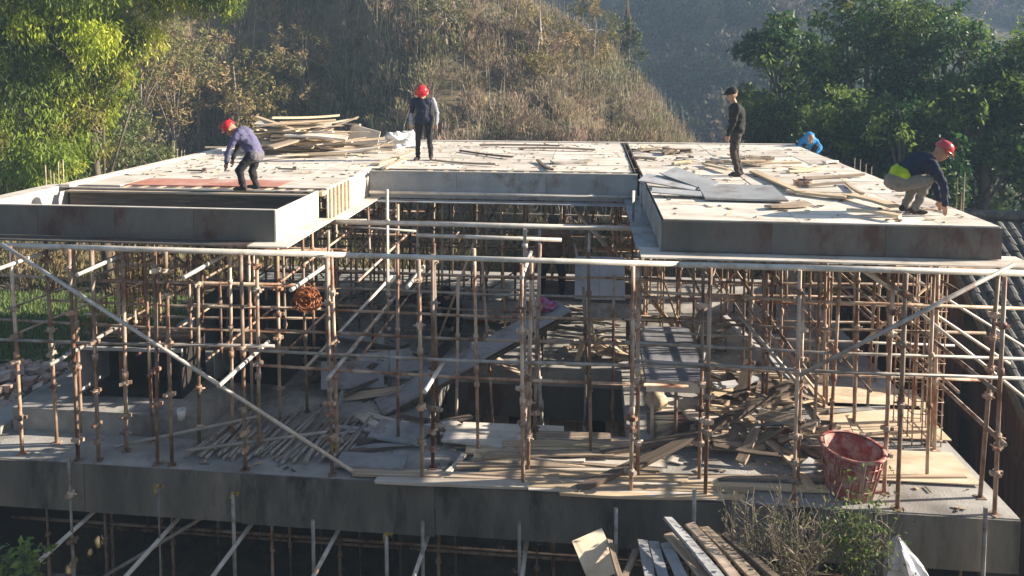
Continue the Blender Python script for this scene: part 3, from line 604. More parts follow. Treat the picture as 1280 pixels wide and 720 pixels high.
# the long pale tubes lying across the front
def cross(name, a, b_, r, m, root, label=None):
    o = part(name, MB().tube([a, (Vector(a) + Vector(b_)) / 2 - Vector((0, 0, .01)), b_], r, 10), m, root, label)
t = thing('steel_tube', 'very long pale steel tube running along the whole front just under the deck', 'tube', (-1.8, 10.03, 3.1))
part('tube_length', MB().tube([(-9.9, 10.0, 3.125), (-3.4, 10.0, 3.12)], .042, 12), steel_pale, t); part('tube_length', MB().tube([(-3.4, 10.0, 3.12), (1.2, 10.0, 3.12)], .038, 12), steel_pale, t)
part('tube_length', MB().tube([(1.2, 9.98, 3.12), (5.95, 9.98, 3.135)], .042, 12), steel_pale, t)
LT = 'pale tubes spanning the open bay'
for a, b_, r, lab in [(ony(405, 277, 12.1), ony(806, 286, 12.1), .042, 'thick pale steel tube spanning the open bay, second up from the long front tube'),
                      (ony(520, 294, 11.2), ony(702, 300, 11.2), .03, 'short thin pale tube in the open bay just above the long front tube'),
                      (ony(462, 240, 14.45), ony(806, 247, 14.45), .034, 'grey tube directly under the dark beam at the back of the open bay'),
                      (ony(430, 283, 12.9), ony(520, 289, 12.9), .02, 'thin short tube at the left end of the open bay')]:
    solo('steel_tube', MB().tube([a, b_], r, 10), steel_pale, lab, 'tube', tuple((a + b_) / 2), LT)

# undercroft scaffold with tubes poking out below the slab
un = thing('scaffold', 'tube props and cross tubes in the dark space beneath the floor slab', 'scaffold', (-2, 10, -3.3))
for (px, py) in [(86, 571), (197, 608), (291, 617), (391, 650), (483, 668), (528, 652), (649, 652), (770, 635), (868, 612), (1232, 634)]:
    q = ony(px, py, 9.62)
    pole(q.x, q.y, -3.3, q.z, un, m=steel_grey, cps=((-.4, -1.1) if px < 100 else ()), plate=False, single=True)
    if px in (197, 291, 483): part('fork_head', MB().box((q.x + .03, q.y, q.z + .01), (.12, .04, .015)).box((q.x - .02, q.y, q.z - .05), (.045, .045, .10)).box((q.x + .07, q.y, q.z - .01), (.012, .04, .03)), yellow_paint, un)
for (x, L, z) in [(-9.35, 1.5, -.98), (-7.45, 2.2, -.98), (-6.1, 2.2, -1.0), (-4.95, 2.2, -1.0), (-3.62, 2.2, -1.0), (-2.27, 1.4, -.95), (-.86, 1.5, -1.0)]:
    part('cross_tube', MB().tube([(x, 9.0 if x > -4 else 8.85, z), (x, 9 + L + 3, z)], .032, 8), steel_pale, un)
for x in cols_x:
    for y in (10.3, 11.5, 12.8, 14.3): pole(x + rnd.gauss(0, .1), y, -3.3, -.72, un, cps=(-1.5,), single=False, r=.025, plate=False)
for y in (10.35, 11.55, 12.85):
    for z in (-1.3, -2.2): part('ledger', MB().tube([(-9, y, z), (5.4, y, z)], .024, 6), steel_rust, un)
brace((-8.2, 10.2, -2.6), (-5.6, 10.2, -.9), un, steel_grey, .03)

# ---------------------------------------------------------------- rebar
def cage(x, y, z0, z1, w, label, n=3, bars=2, sp=.18, rm=rust_orange):
    t = thing('rebar_cage', label, 'rebar', (x, y, z0))
    for i in range(bars + 1):
        for j in range(n + 1):
            if 0 < i < bars and 0 < j < n: continue
            bx, by = x - w[0] / 2 + w[0] * i / bars, y - w[1] / 2 + w[1] * j / n
            part('bar', MB().tube([(bx, by, z0), (bx + rnd.gauss(0, .012), by + rnd.gauss(0, .015), z1 + rnd.uniform(-.1, .2))], .011, 6), rm, t)
    z = z0 + .1
    while z < z1 - .1:
        a, b_ = w[0] / 2 + .012, w[1] / 2 + .012
        part('tie', MB().tube([(x - a, y - b_, z), (x + a, y - b_, z), (x + a, y + b_, z), (x - a, y + b_, z), (x - a, y - b_, z)], .007, 5), rm, t); z += sp
    return t
cage(5.12, 11.9, 0, 3.15, (.42, .7), 'tall rusty rebar column cage at the right edge of the floor slab', 4, 3, .2, steel_rust)
cage(-8.85, 13.5, .36, 3.15, (.35, .35), 'dark rebar column cage near the left edge, behind the step', 3, 3)
cage(-9.5, 13.9, -.4, 1.1, (.9, .5), 'low pinkish rebar cage on the rubble outside the left edge', 3, 5)
SB = 'starter bars sticking up beside the deck'
for nm, pts, lab in [('a', [(58, 236, 206), (64, 236, 212), (74, 235, 202), (80, 234, 199), (68, 236, 216)], 'cluster of thin starter bars sticking up beyond the left deck edge below the bright tree'),
                     ('b', [(222, 200, 186), (227, 200, 188), (231, 199, 187)], 'three short starter bars beyond the left deck edge near the purple-jacketed worker'),
                     ('c', [(1068, 215, 197), (1075, 218, 199), (1082, 222, 205), (1089, 226, 208)], 'four short starter bars beyond the right deck edge below the blue-jacketed worker'),
                     ('d', [(1195, 262, 221), (1204, 262, 215), (1201, 262, 240)], 'three tall starter bars beyond the right deck edge next to the crouching worker')]:
    X0 = -9.55 if nm in 'ab' else 5.62; t = None
    for (px, py0, py1) in pts:
        d = ray(px, py0); s = X0 / d.x; q = Vector((0, 0, CAM_Z)) + d * s; q1 = Vector((0, 0, CAM_Z)) + ray(px, py1) * (X0 / ray(px, py1).x)
        if t is None: t = thing('starter_bars', lab, 'rebar', (q.x, q.y, q.z), SB)
        part('bar', MB().tube([(q.x, q.y, q.z - .9), (q.x, q.y, q1.z)], .009, 6), steel_rust if nm == 'd' else wood, t)

# ---------------------------------------------------------------- concrete columns at the back
for (px, py, w, lab) in [(308, 388, .35, 'grey concrete column at the back left of the lower floor'), (985, 375, .35, 'concrete column at the back right of the lower floor')]:
    q = onz(px, py, 0); solo('column', MB().bx(q.x - w / 2, q.x + w / 2, q.y, q.y + w, .003, 3.4), concrete, lab, 'column', (q.x, q.y + w / 2, 0))

# ---------------------------------------------------------------- neighbouring plank house with a tiled roof
H = thing('plank_house', 'old brown plank house with a dark tiled roof right of the slab', 'house', (10, 17.5, -3))
HXW = 7.3; ry, rz = 16.2, 2.6; ey0, ez0 = 12.0, -.4; ey1, ez1 = 22.6, .1
def roofz(y): return ez0 + (y - ey0) / (ry - ey0) * (rz - ez0) if y < ry else rz + (y - ry) / (ey1 - ry) * (ez1 - rz)
y = 12.5; k = 0; wall = None
mbd = MB(); mbd.bx(HXW + .25, HXW + .3, 12.6, 22.0, -3.3, -.4); part('inner_wall', mbd, wood_dark, H)
while y < 22.1 and k < 60:
    w_ = rnd.uniform(.2, .3)
    if not ((14.4 < y < 15.2) or (18.6 < y < 19.5)):
        mb = MB(); zt = roofz(y + w_ / 2) - .08; d = rnd.uniform(0, .02); mb.bx(HXW + d, HXW + .03 + d, y, y + w_ - .012, -3.3, zt); part('wall_plank', mb, plank_m, H)
    y += w_; k += 1
for (yy) in (12.45, 14.3, 15.25, 18.5, 19.55, 22.1): part('post', MB().bx(HXW - .07, HXW + .07, yy, yy + .14, -3.3, roofz(yy) - .06), plank_m, H)
part('cross_beam', MB().bx(HXW - .06, HXW + .02, 12.5, 22.1, -1.0, -.84), plank_m, H); part('cross_beam', MB().bx(HXW - .06, HXW + .02, 14.5, 18.8, .52, .66), plank_m, H)
part('back_wall', MB().bx(HXW, 14, 22.12, 22.2, -3.3, 0), plank_m, H)
def roofmesh(y0, z0, y1, z1, x0, x1):
    # rounded tile rows running down the slope, each row made of overlapping curved tiles
    mb = MB(); d = Vector((0, y1 - y0, z1 - z0)); L = d.length; d.normalize(); nrm = Vector((0, -d.z, d.y)) if d.y > 0 else Vector((0, d.z, -d.y))
    nt = int(L / .2); pitch = .22; nr = int((x1 - x0) / pitch)
    for r_ in range(nr):
        xc = x0 + pitch * (r_ + .5)
        for t_ in range(nt):
            a = Vector((xc + rnd.gauss(0, .016), y0, z0 + rnd.gauss(0, .006))) + d * (t_ * .2 + rnd.gauss(0, .01)) ; b_ = a + d * .235
            h0, h1 = .085 + rnd.gauss(0, .004), .06
            up = t_  # tiles overlap downslope
            vs = []
            for (pnt, hh, wd) in ((a, h0, .088), (b_, h1, .078)):
                for q in range(6):
                    an = math.pi * q / 5; vs.append(pnt + Vector((-math.cos(an) * wd, 0, 0)) + nrm * (math.sin(an) * hh + .015))
            fs = [(i, i + 1, i + 7, i + 6) for i in range(5)] + [(0, 1, 2, 3, 4, 5)]
            mb.add(vs, fs)
        mb.beam(Vector((xc + pitch / 2, y0, z0)) + nrm * .012, Vector((xc + pitch / 2, y1, z1)) + nrm * .012, .11, .02)
    return mb
part('tiled_roof', roofmesh(ey0, ez0, ry, rz, HXW - .15, 15), tile_m, H); part('tiled_roof', roofmesh(ey1, ez1, ry, rz, HXW - .15, 15), tile_m, H)
part('roof_boards', MB().add([(HXW - .15, ey0, ez0 - .03), (15, ey0, ez0 - .03), (15, ry, rz - .03), (HXW - .15, ry, rz - .03)], [(0, 1, 2, 3)]).add([(HXW - .15, ey1, ez1 - .03), (15, ey1, ez1 - .03), (15, ry, rz - .03), (HXW - .15, ry, rz - .03)], [(0, 1, 2, 3)]), wood_dark, H)
part('ridge', MB().tube([(HXW - .2, ry, rz + .06), (15, ry, rz + .06)], .12, 8), tile_m, H)
for (ya, za) in ((ey0, ez0), (ey1, ez1)): part('verge_board', MB().beam((HXW - .2, ya, za - .06), (HXW - .2, ry, rz - .06), .03, .16), wood_dark, H)

# ---------------------------------------------------------------- loose boards, tubes, panels
def board_mesh(nm, m, w, t):
    mb = MB(); n = 6; A, B_, tw = rnd.uniform(-.03, .03), rnd.uniform(0, 6), rnd.uniform(-.25, .25)
    vs = [(i / n - .5 + (rnd.uniform(-.012, .012) if i in (0, n) else 0), y * w / 2 * (1 + .05 * math.sin(i * 2 + B_)) + A * .4 * math.sin(i / n * 3.14), z * t / 2 + A * math.sin(i / n * 3.14) + y * w / 2 * tw * (i / n - .5)) for i in range(n + 1) for (y, z) in ((-1, -1), (1, -1), (1, 1), (-1, 1))]
    fs = [(i * 4 + k, i * 4 + (k + 1) % 4, i * 4 + 4 + (k + 1) % 4, i * 4 + 4 + k) for i in range(n) for k in range(4)] + [(3, 2, 1, 0), (n * 4, n * 4 + 1, n * 4 + 2, n * 4 + 3)]
    return mb.add(vs, fs).mesh(nm, m)
BM = {}
def board(p, q, w=.12, t=.04, m=wood, label='', group=None, name='wood_board', roll=0, cat='board'):
    key = (m.name, round(w, 2), round(t, 3), rnd.randrange(4)); me = BM.get(key) or BM.setdefault(key, board_mesh(name, m, w, t))
    p = Vector(p); q = Vector(q); d = q - p; o = bpy.data.objects.new(name, me); COL.objects.link(o)
    o.matrix_world = Matrix.Translation((p + q) / 2) @ (d.to_track_quat('X', 'Z').to_matrix() @ Matrix.Rotation(roll, 3, 'X')).to_4x4() @ Matrix.Diagonal((d.length, 1, 1, 1))
    return tag(o, label, cat, group)
ORD = ['first', 'second', 'third', 'fourth', 'fifth', 'sixth', 'seventh', 'eighth', 'ninth', 'tenth', 'eleventh', 'twelfth', 'thirteenth', 'fourteenth', 'fifteenth', 'sixteenth', 'seventeenth', 'eighteenth', 'nineteenth', 'twentieth']
def ordinal(k): return ORD[k] if k < 20 else '%d%s' % (k + 1, {1: 'st', 2: 'nd', 3: 'rd'}.get((k + 1) % 10, 'th'))
TONE = {'wood': 'tan', 'wood_dark': 'dark', 'wood_gold': 'yellowish', 'plywood_deck': 'pale', 'plywood_grey': 'grey', 'plywood_dark_shade': 'blackish', 'plywood_cream': 'cream'}
def heap(n, cx, cy, z0, rx, ry_, h, ang, spread, Ls, ms, label, group, ws=(.08, .1, .14, .2), tilt=.06):
    made = []
    for k in range(n):
        a = ang + rnd.gauss(0, spread); L = rnd.uniform(*Ls); u, v = rnd.gauss(0, .45), rnd.gauss(0, .45); x = cx + u * rx; y = cy + v * ry_
        z = z0 + .03 + h * math.exp(-(u * u + v * v) * 1.2) * (k / n) ; ti = rnd.gauss(0, tilt)
        d = Vector((math.cos(a), math.sin(a), ti)) * L / 2; z = max(z, z0 + abs(ti) * L / 2 + .03)
        w_ = rnd.choice(ws); m_ = rnd.choice(ms); o = board(Vector((x, y, z)) - d, Vector((x, y, z)) + d, w_, rnd.choice((.02, .035, .05)), m_, label, group, roll=rnd.gauss(0, .15))
        made.append((('long ' if L > (Ls[0] + Ls[1]) / 2 else 'short ') + TONE[m_.name], x, o))
    for key in set(a[0] for a in made):                     # say which one: length and tone, then its rank from the left
        same = sorted([a for a in made if a[0] == key], key=lambda a: a[1])
        for i, a in enumerate(same): a[2]['label'] = key + ' ' + label + ('' if len(same) == 1 else ', %s from left' % ordinal(i))
# heap at the back left of the deck
p = onz(395, 188, DT)
heap(64, p.x, 17.6, DT, 1.7, .9, .95, .12, .4, (.7, 2.0), [wood_gold, wood_gold, wood, ply_deck, ply_cream], 'board in the tall deck heap', 'boards heaped at the back left of the deck')
for (a, b_, w, lab) in [((320, 172, .25), (392, 152, .75), .12, 'long pale board sloping up the left of the heap on the deck'), ((325, 180, .15), (400, 160, .55), .1, 'long grey board just below the sloping pale one on the deck heap'),
                       ((395, 165, .55), (448, 146, .95), .08, 'thin stick poking up at the top of the heap on the deck'), ((330, 188, .05), (430, 183, .1), .1, 'flat board at the foot of the heap on the deck'),
                       ((455, 192, .03), (490, 176, .4), .1, 'short board leaning at the right end of the heap on the deck')]:
    pa = ony(a[0], a[1], 17.3); pb = ony(b_[0], b_[1], 17.9); board(pa, pb, w, .04, wood_gold if 'pale' in lab else wood, lab, 'boards heaped at the back left of the deck')
q = ony(455, 172, 18); solo('plywood_offcut', MB().box((q.x, q.y, q.z), (.75, .04, .5), Matrix.Rotation(.25, 3, 'Y').to_quaternion()), ply_deck, 'square pale plywood offcut leaning on the right side of the deck heap', 'plywood', tuple(q))
q = onz(500, 184, DT)
sk = MB()
def lump(mb, c, r, sc=(1, 1, 1), seed=0, n=14, m=10, amp=.25):
    vs = []; fs = []
    for i in range(m + 1):
        th = math.pi * i / m
        for j in range(n):
            ph = 2 * math.pi * j / n; d = Vector((math.sin(th) * math.cos(ph), math.sin(th) * math.sin(ph), math.cos(th)))
            rr = r * (1 + amp * noise.noise(d * 1.7 + Vector((seed, 0, 0)))+ amp * .4 * noise.noise(d * 5 + Vector((seed, 3, 0)))); vs.append((c[0] + d.x * rr * sc[0], c[1] + d.y * rr * sc[1], c[2] + d.z * rr * sc[2]))
    for i in range(m):
        for j in range(n): fs.append((i * n + j, (i + 1) * n + j, (i + 1) * n + (j + 1) % n, i * n + (j + 1) % n))
    return mb.add(vs, fs, 0, True)
lump(sk, (q.x, q.y, DT + .13), .34, (1.35, .8, .6), 3, 34, 26, 1.1); solo('tarpaulin', sk, white_bag, 'crumpled whitish sheet on the deck between the heap and the standing red-helmeted worker', 'sheet', (q.x, q.y, DT))
# sheets and boards lying on the deck's right half
def lying(c, d, ang, m, lab, z=DT, t=.02, tilt=(0, 0), name='plywood_sheet', cat='plywood', group=None):
    q = onz(*c, z); o = link(name, MB().box((0, 0, 0), (d[0], d[1], t)).mesh(name, m), None, (q.x, q.y, z + .03 + t / 2 + abs(tilt[0]) * d[1] / 2 + abs(tilt[1]) * d[0] / 2), (tilt[0], tilt[1], ang)); return tag(o, lab, cat, group)
lying((925, 245), (1.25, 1.2), -.03, ply_grey, 'large square beige-grey sheet lying on the deck in front of the black-capped worker', tilt=(.03, 0), t=.03)
for k, (c, d, a, ti, lab) in enumerate([((838, 236), (1.0, .5), -.35, (.12, .1), 'blue-grey sheet, leftmost of the tilted sheets near the beam trench'), ((862, 235), (.9, .45), -.7, (.18, .2), 'blue-grey sheet steeply tilted next to the large square sheet'),
                                      ((850, 246), (.9, .35), -.1, (.05, .05), 'pale blue sheet lying nearest the front left corner of the right block'), ((1045, 262), (.0001, .0001), 0, (0, 0), '')]):
    if lab: lying(c, d, a, ply_grey, lab, tilt=ti, group='bluish sheets beside the large square sheet')
GD = 'boards scattered on the right half of the deck'
for (a, b_, w, lab) in [((942, 214), (1000, 240), .16, 'thick board running diagonally behind the large square sheet'), ((985, 238), (1060, 246), .2, 'orange-tan board lying crosswise right of the diagonal one'),
                        ((1050, 243), (1118, 258), .18, 'tan board ending near the crouching worker\'s feet'), ((1005, 222), (1080, 218), .07, 'thin stick near the far right deck edge'), ((1010, 232), (1055, 228), .06, 'thin stick in the middle of the right deck'),
                        ((1058, 228), (1078, 242), .06, 'short stick pointing at the crouching worker'), ((880, 205), (912, 212), .1, 'short board left of the black-capped worker\'s feet'), ((940, 206), (1000, 203), .14, 'flat board right of the black-capped worker\'s feet'),
                        ((985, 214), (1030, 208), .1, 'board just beyond the thin sticks on the right deck'), ((960, 258), (1010, 254), .18, 'short board at the right edge of the large square sheet'), ((1060, 262), (1125, 270), .1, 'long flat board near the front edge of the right deck')]:
    board(onz(*a, DT + .05), onz(*b_, DT + .05 + rnd.uniform(0, .04)), w, .04, rnd.choice([wood_gold, wood_gold, wood]), lab, GD)
heap(22, 3.4, 16.4, DT, 1.6, 1.6, .1, .3, .8, (.3, .9), [wood_gold, wood, ply_deck], 'scrap behind the black-capped worker', 'board scraps behind the black-capped worker', tilt=.03)
heap(12, 1.7, 18.2, DT, .8, .8, .12, .2, .7, (.3, .8), [wood_dark, wood, wood_gold], 'scrap right of the beam trench', 'board scraps beside the beam trench', tilt=.05)
GC = 'boards lying on the middle of the deck'
for (a, b_, w, m, lab) in [((648, 185), (745, 187), .12, wood, 'long dark-edged board lying near the back edge of the middle deck'), ((672, 200), (690, 212), .07, wood_dark, 'dark stick lying towards the front of the middle deck'), ((690, 202), (738, 200), .3, ply_deck, 'wide pale board on the middle deck with a dark shadow below'),
                           ((575, 188), (640, 196), .06, wood_dark, 'thin dark stick lying right of the red-helmeted standing worker'), ((540, 200), (620, 205), .05, wood, 'thin stick lying in front of the red-helmeted standing worker'), ((600, 181), (700, 182), .1, wood, 'board along the back edge of the middle deck'),
                           ((470, 205), (522, 188), .16, wood_gold, 'thick pale timber along the corner where the open bay begins'), ((480, 211), (505, 200), .1, wood_gold, 'short pale timber beside the thick corner timber')]:
    board(onz(*a, DT + .05), onz(*b_, DT + .06), w, .04, m, lab, GC)
for c, lab in [((245, 216), 'small dark tool lying on the deck left of the purple-jacketed worker'), ((358, 214), 'small dark tool lying on the deck right of the purple-jacketed worker'), ((855, 200), 'small dark bucket-like scrap on the deck beyond the bluish sheets'), ((1004, 233), 'coil of wire lying on the right deck')]:
    q = onz(*c, DT); mb = MB()
    if 'coil' in lab:
        for k in range(4): mb.tube([(q.x + .16 * math.cos(a / 10 * 6.283), q.y + .16 * math.sin(a / 10 * 6.283), DT + .03 + .025 * k) for a in range(11)], .012, 5, caps=False)
    else:
        mb.beam((q.x - .18, q.y, DT + .05), (q.x + .14, q.y + .03, DT + .04), .03, .03); mb.box((q.x + .16, q.y + .03, DT + .06), (.07, .14, .06), .3)
    solo('wire_coil' if 'coil' in lab else 'hammer', mb, wood_dark if 'coil' not in lab else steel_rust, lab, 'tool' if 'coil' not in lab else 'wire', (q.x, q.y, DT))

# ---- pile of steel tubes at the front left of the slab
TM = MB().tube([(-.5, 0, 0), (.5, 0, 0)], .026, 8).mesh('steel_tube', steel_grey)
def loose_tube(p, q, lab, grp, m=None):
    p = Vector(p); q = Vector(q); d = q - p; o = bpy.data.objects.new('steel_tube', TM); COL.objects.link(o)
    o.matrix_world = Matrix.Translation((p + q) / 2) @ d.to_track_quat('X', 'Z').to_matrix().to_4x4() @ Matrix.Diagonal((d.length, 1, 1, 1)); return tag(o, lab, 'tube', grp)
GT = 'steel tubes piled at the front left of the slab'
for k in range(44):
    x = -5.85 + (k % 22) * .108 + rnd.uniform(-.05, .05); y = 9.95 + rnd.uniform(0, .25); L = rnd.uniform(.9, 1.5); a = R(90) + rnd.gauss(-.12, .1); z = .03 + (.055 if k >= 22 else 0)
    loose_tube((x, y, z + rnd.uniform(0, .02)), (x + L * math.cos(a), y + L * math.sin(a), z + rnd.uniform(0, .05)), 'grey tube in the %s layer of the fanned pile, %s from the left' % ('upper' if k >= 22 else 'lower', ordinal(k % 22)), GT)
loose_tube(onz(232, 563, .17), onz(408, 540, .2), 'long grey tube lying across the top of the tube pile', GT)
loose_tube(onz(145, 558, .06), onz(325, 520, .5), 'long thin tube rising from the slab floor left of the tube pile', GT)
q = onz(418, 566, .03); solo('yellow_bottle', MB().lathe([(0, 0), (.05, 0), (.055, .15), (.03, .2), (.018, .24), (0, .24)], tuple(q), 12), yellow_paint, 'small yellow container at the right end of the tube pile', 'container', tuple(q))
q = onz(227, 524, .362); solo('cup', MB().lathe([(0, 0), (.05, 0), (.07, .16), (.062, .16), (.045, .01)], (q.x, q.y, .362), 12), white_bag, 'small white cup standing on the raised step', 'cup', (q.x, q.y, .362))

# ---- formwork boxes at the left interior, shade put into their dark panels
def open_box(c, d, rot, lab, m=ply_shade_black, m2=ply_grey, tilt=0):
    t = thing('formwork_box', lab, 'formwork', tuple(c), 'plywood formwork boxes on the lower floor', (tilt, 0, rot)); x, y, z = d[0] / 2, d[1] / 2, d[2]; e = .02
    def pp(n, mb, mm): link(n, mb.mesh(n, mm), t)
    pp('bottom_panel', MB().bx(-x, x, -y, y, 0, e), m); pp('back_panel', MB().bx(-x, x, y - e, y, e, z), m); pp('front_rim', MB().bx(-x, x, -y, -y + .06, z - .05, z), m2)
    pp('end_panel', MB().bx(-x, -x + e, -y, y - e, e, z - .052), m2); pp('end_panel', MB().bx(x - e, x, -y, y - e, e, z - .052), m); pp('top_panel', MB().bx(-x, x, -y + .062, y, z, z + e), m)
    return t
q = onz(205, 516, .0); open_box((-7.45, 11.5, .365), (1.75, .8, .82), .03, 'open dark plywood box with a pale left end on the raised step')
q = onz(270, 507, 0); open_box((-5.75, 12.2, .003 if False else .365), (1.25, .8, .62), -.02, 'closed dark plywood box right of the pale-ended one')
open_box((-6.5, 13.9, .003), (2.3, .9, 1.15), .02, 'largest plywood box, coloured black as in shade, behind the two others on the left')
for k, (x, y, a, ti) in enumerate([(-4.2, 12.6, .4, .5), (-3.7, 13.2, .7, .4), (-4.6, 14.0, .2, .6)]):
    lab = ['grey panel leaning on debris in the shade left of the ramp', 'second grey panel leaning further back left of the ramp', 'steep grey panel leaning at the back left of the ramp'][k]
    tag(link('leaning_sheet', MB().box((0, 0, 0), (1.1, .6, .02)).mesh('leaning_sheet', ply_grey), None, (x, y, .25), (ti, .1, a)), lab, 'plywood', 'grey panels left of the ramp')
heap(26, -3.9, 13.2, 0, 1.6, 1.6, .3, .4, .9, (.5, 1.6), [wood_dark, ply_grey, wood_dark, wood], 'board in the litter left of the ramp', 'boards littered in the shade left of the ramp', tilt=.12)
heap(16, -7.4, 16.8, 0, 1.6, 1.2, .4, .2, .6, (.6, 1.8), [wood_dark, ply_dark_shade], 'board at the back left of the lower floor', 'boards at the back left of the lower floor', tilt=.1)

# ---- ramp, landing, boxes in the middle
rampA = Vector((-3.5, 11.85, .04)); rampB = onz(705, 384, 1.3)
t = thing('ramp', 'dusty dark plywood ramp climbing from the slab to the landing in the middle bay', 'ramp', tuple(rampA))
part('panel', MB().beam(rampA, rampA.lerp(rampB, .52), .62, .025), ply_grey, t); part('panel', MB().beam(rampA.lerp(rampB, .5) + Vector((0, 0, .03)), rampB + Vector((0, 0, .03)), .62, .025), ply_grey, t)
for s in (-.28, .28):
    d = (rampB - rampA).normalized().cross(Vector((0, 0, 1))) * s; part('bearer', MB().beam(rampA + d - Vector((0, 0, .06)), rampB + d - Vector((0, 0, .06)), .06, .08), wood_dark, t)
q = ony(752, 395, 13.7)
t = thing('landing', 'timber landing with grey fascia at the top of the ramp', 'platform', (q.x, 14.2, 0))
part('platform', MB().bx(-.95, .85, 13.95, 15.2, 1.28, 1.32), ply_dark_shade, t); part('fascia', MB().bx(-.1, .85, 13.93, 13.948, .95, 1.275), ply_grey, t)
for (x, y) in ((-.9, 14.0), (.8, 14.0), (-.9, 15.1), (.8, 15.1)): part('leg', MB().beam((x, y, .003), (x, y, 1.27), .08, .08), wood_dark, t)
bx0 = ony(718, 392, 13.98); bx1 = ony(782, 342, 13.98)
t = thing('formwork_box', 'plywood panel tinted pale blue-grey as sky-lit, leaning back on the landing beside the dark worker', 'formwork', (bx0.x + .45, 14.2, 1.33), 'plywood formwork boxes on the lower floor')
wv = (bx1.x - bx0.x) / 2
TL = Matrix.Translation((0, 13.97, 1.335)) @ Matrix.Rotation(R(-32), 4, 'X') @ Matrix.Translation((0, -13.97, -1.335))  # panel tipped back so its face picks up more skylight
def tilted(n, mb, m): mb.v = [tuple(TL @ Vector(v)) for v in mb.v]; part(n, mb, m, t)
HB = .84
for k in range(2): tilted('front_panel', MB().bx(bx0.x + k * wv + .003, bx0.x + (k + 1) * wv - .003, 13.97, 13.99, 1.335, 1.335 + HB), ply_pale_skylit)
tilted('side_frame', MB().bx(bx0.x, bx0.x + .04, 13.992, 14.07, 1.34, 1.335 + HB), ply_grey); tilted('side_frame', MB().bx(bx1.x - .04, bx1.x, 13.992, 14.07, 1.34, 1.335 + HB), ply_grey)
tilted('top_frame', MB().bx(bx0.x + .042, bx1.x - .042, 13.992, 14.07, 1.30 + HB, 1.335 + HB), ply_deck)
part('prop', MB().beam((bx0.x + .1, 14.42, 2.02), (bx0.x + .1, 15.0, 1.34), .05, .05).beam((bx1.x - .1, 14.42, 2.02), (bx1.x - .1, 15.0, 1.34), .05, .05), wood_dark, t)
t = thing('formwork_table', 'film-faced dark panel table with front edge coloured as lit, right of the middle bay', 'formwork', (1.3, 12.2, 0))
x0 = onz(808, 476, 1.1).x; x1 = onz(885, 476, 1.1).x; y0 = onz(845, 476, 1.1).y; y1 = onz(828, 408, 1.1).y
part('top_panel', MB().bx(x0, x1, y0, y1, 1.08, 1.1), ply_film_sheen, t); part('front_edge', MB().bx(x0, x1, y0 - .022, y0 - .002, .93, 1.1), ply_deck, t); part('side_edge', MB().bx(x1 + .002, x1 + .06, y0, y1, .98, 1.09), wood, t); part('side_edge', MB().bx(x0 - .06, x0 - .002, y0, y1, .98, 1.09), wood, t)  # top lightened for reflected sky, front edge coloured pale as if lit
for x in (x0 + .1, x0 + .45, x1 - .1): part('leg', MB().tube([(x, y0 + .08, .003), (x, y0 + .08, 1.075)], .026, 8), steel_rust, t)
for x in (x0 + .1, x1 - .1): part('leg', MB().tube([(x, y1 - .1, -3 if x < HX1 and y1 < HY1 else .003), (x, y1 - .1, 1.075)], .026, 8), steel_rust, t)
# clutter round the middle
heap(22, -1.2, 16.2, 0, 1.8, 1.0, .4, .1, .3, (.8, 2.2), [wood_dark, wood, ply_grey], 'board stacked behind the stairwell hole', 'boards stacked behind the stairwell hole', tilt=.04)
heap(14, .1, 14.6, 0, .8, .4, .45, .8, 1.0, (.4, .9), [wood, wood_gold, ply_deck], 'scrap at the back edge of the stairwell', 'scraps at the back edge of the stairwell hole', tilt=.3)
solo('formwork_beam', MB().bx(-3.4, -.9, 15.4, 15.5, .35, .75), ply_grey, 'long grey formwork side standing on edge behind the stairwell hole', 'formwork', (-2.1, 15.4, .3))
heap(24, 2.9, 12.9, 0, 1.3, .7, .3, .2, .7, (.5, 1.6), [wood, wood_dark, wood_gold, ply_grey], 'board in the litter right of the panel table', 'boards littered right of the panel table', tilt=.12)
heap(16, -3.0, 10.9, 0, .9, .6, .12, .1, .5, (.5, 1.3), [ply_grey, wood, wood_dark, ply_deck], 'board at the foot of the ramp', 'boards littered at the foot of the ramp', tilt=.05)
heap(18, -4.2, 16.6, 0, 1.8, 1.4, .4, .3, .7, (.6, 1.8), [wood, wood_dark, ply_grey], 'board on the back of the lower floor', 'boards on the back of the lower floor', tilt=.12)
for (x, y, dx, dy, h) in [(-1.7, 14.3, .7, .2, 2.4), (.2, 14.5, -.5, .3, 2.2), (-3.1, 14.4, .9, .1, 2.5), (1.9, 14.2, .6, .2, 2.3)]:
    brace((x, y, .02), (x + dx, y + dy, h), own(x), rnd.choice([wood, steel_pale, wood_gold]), .024)
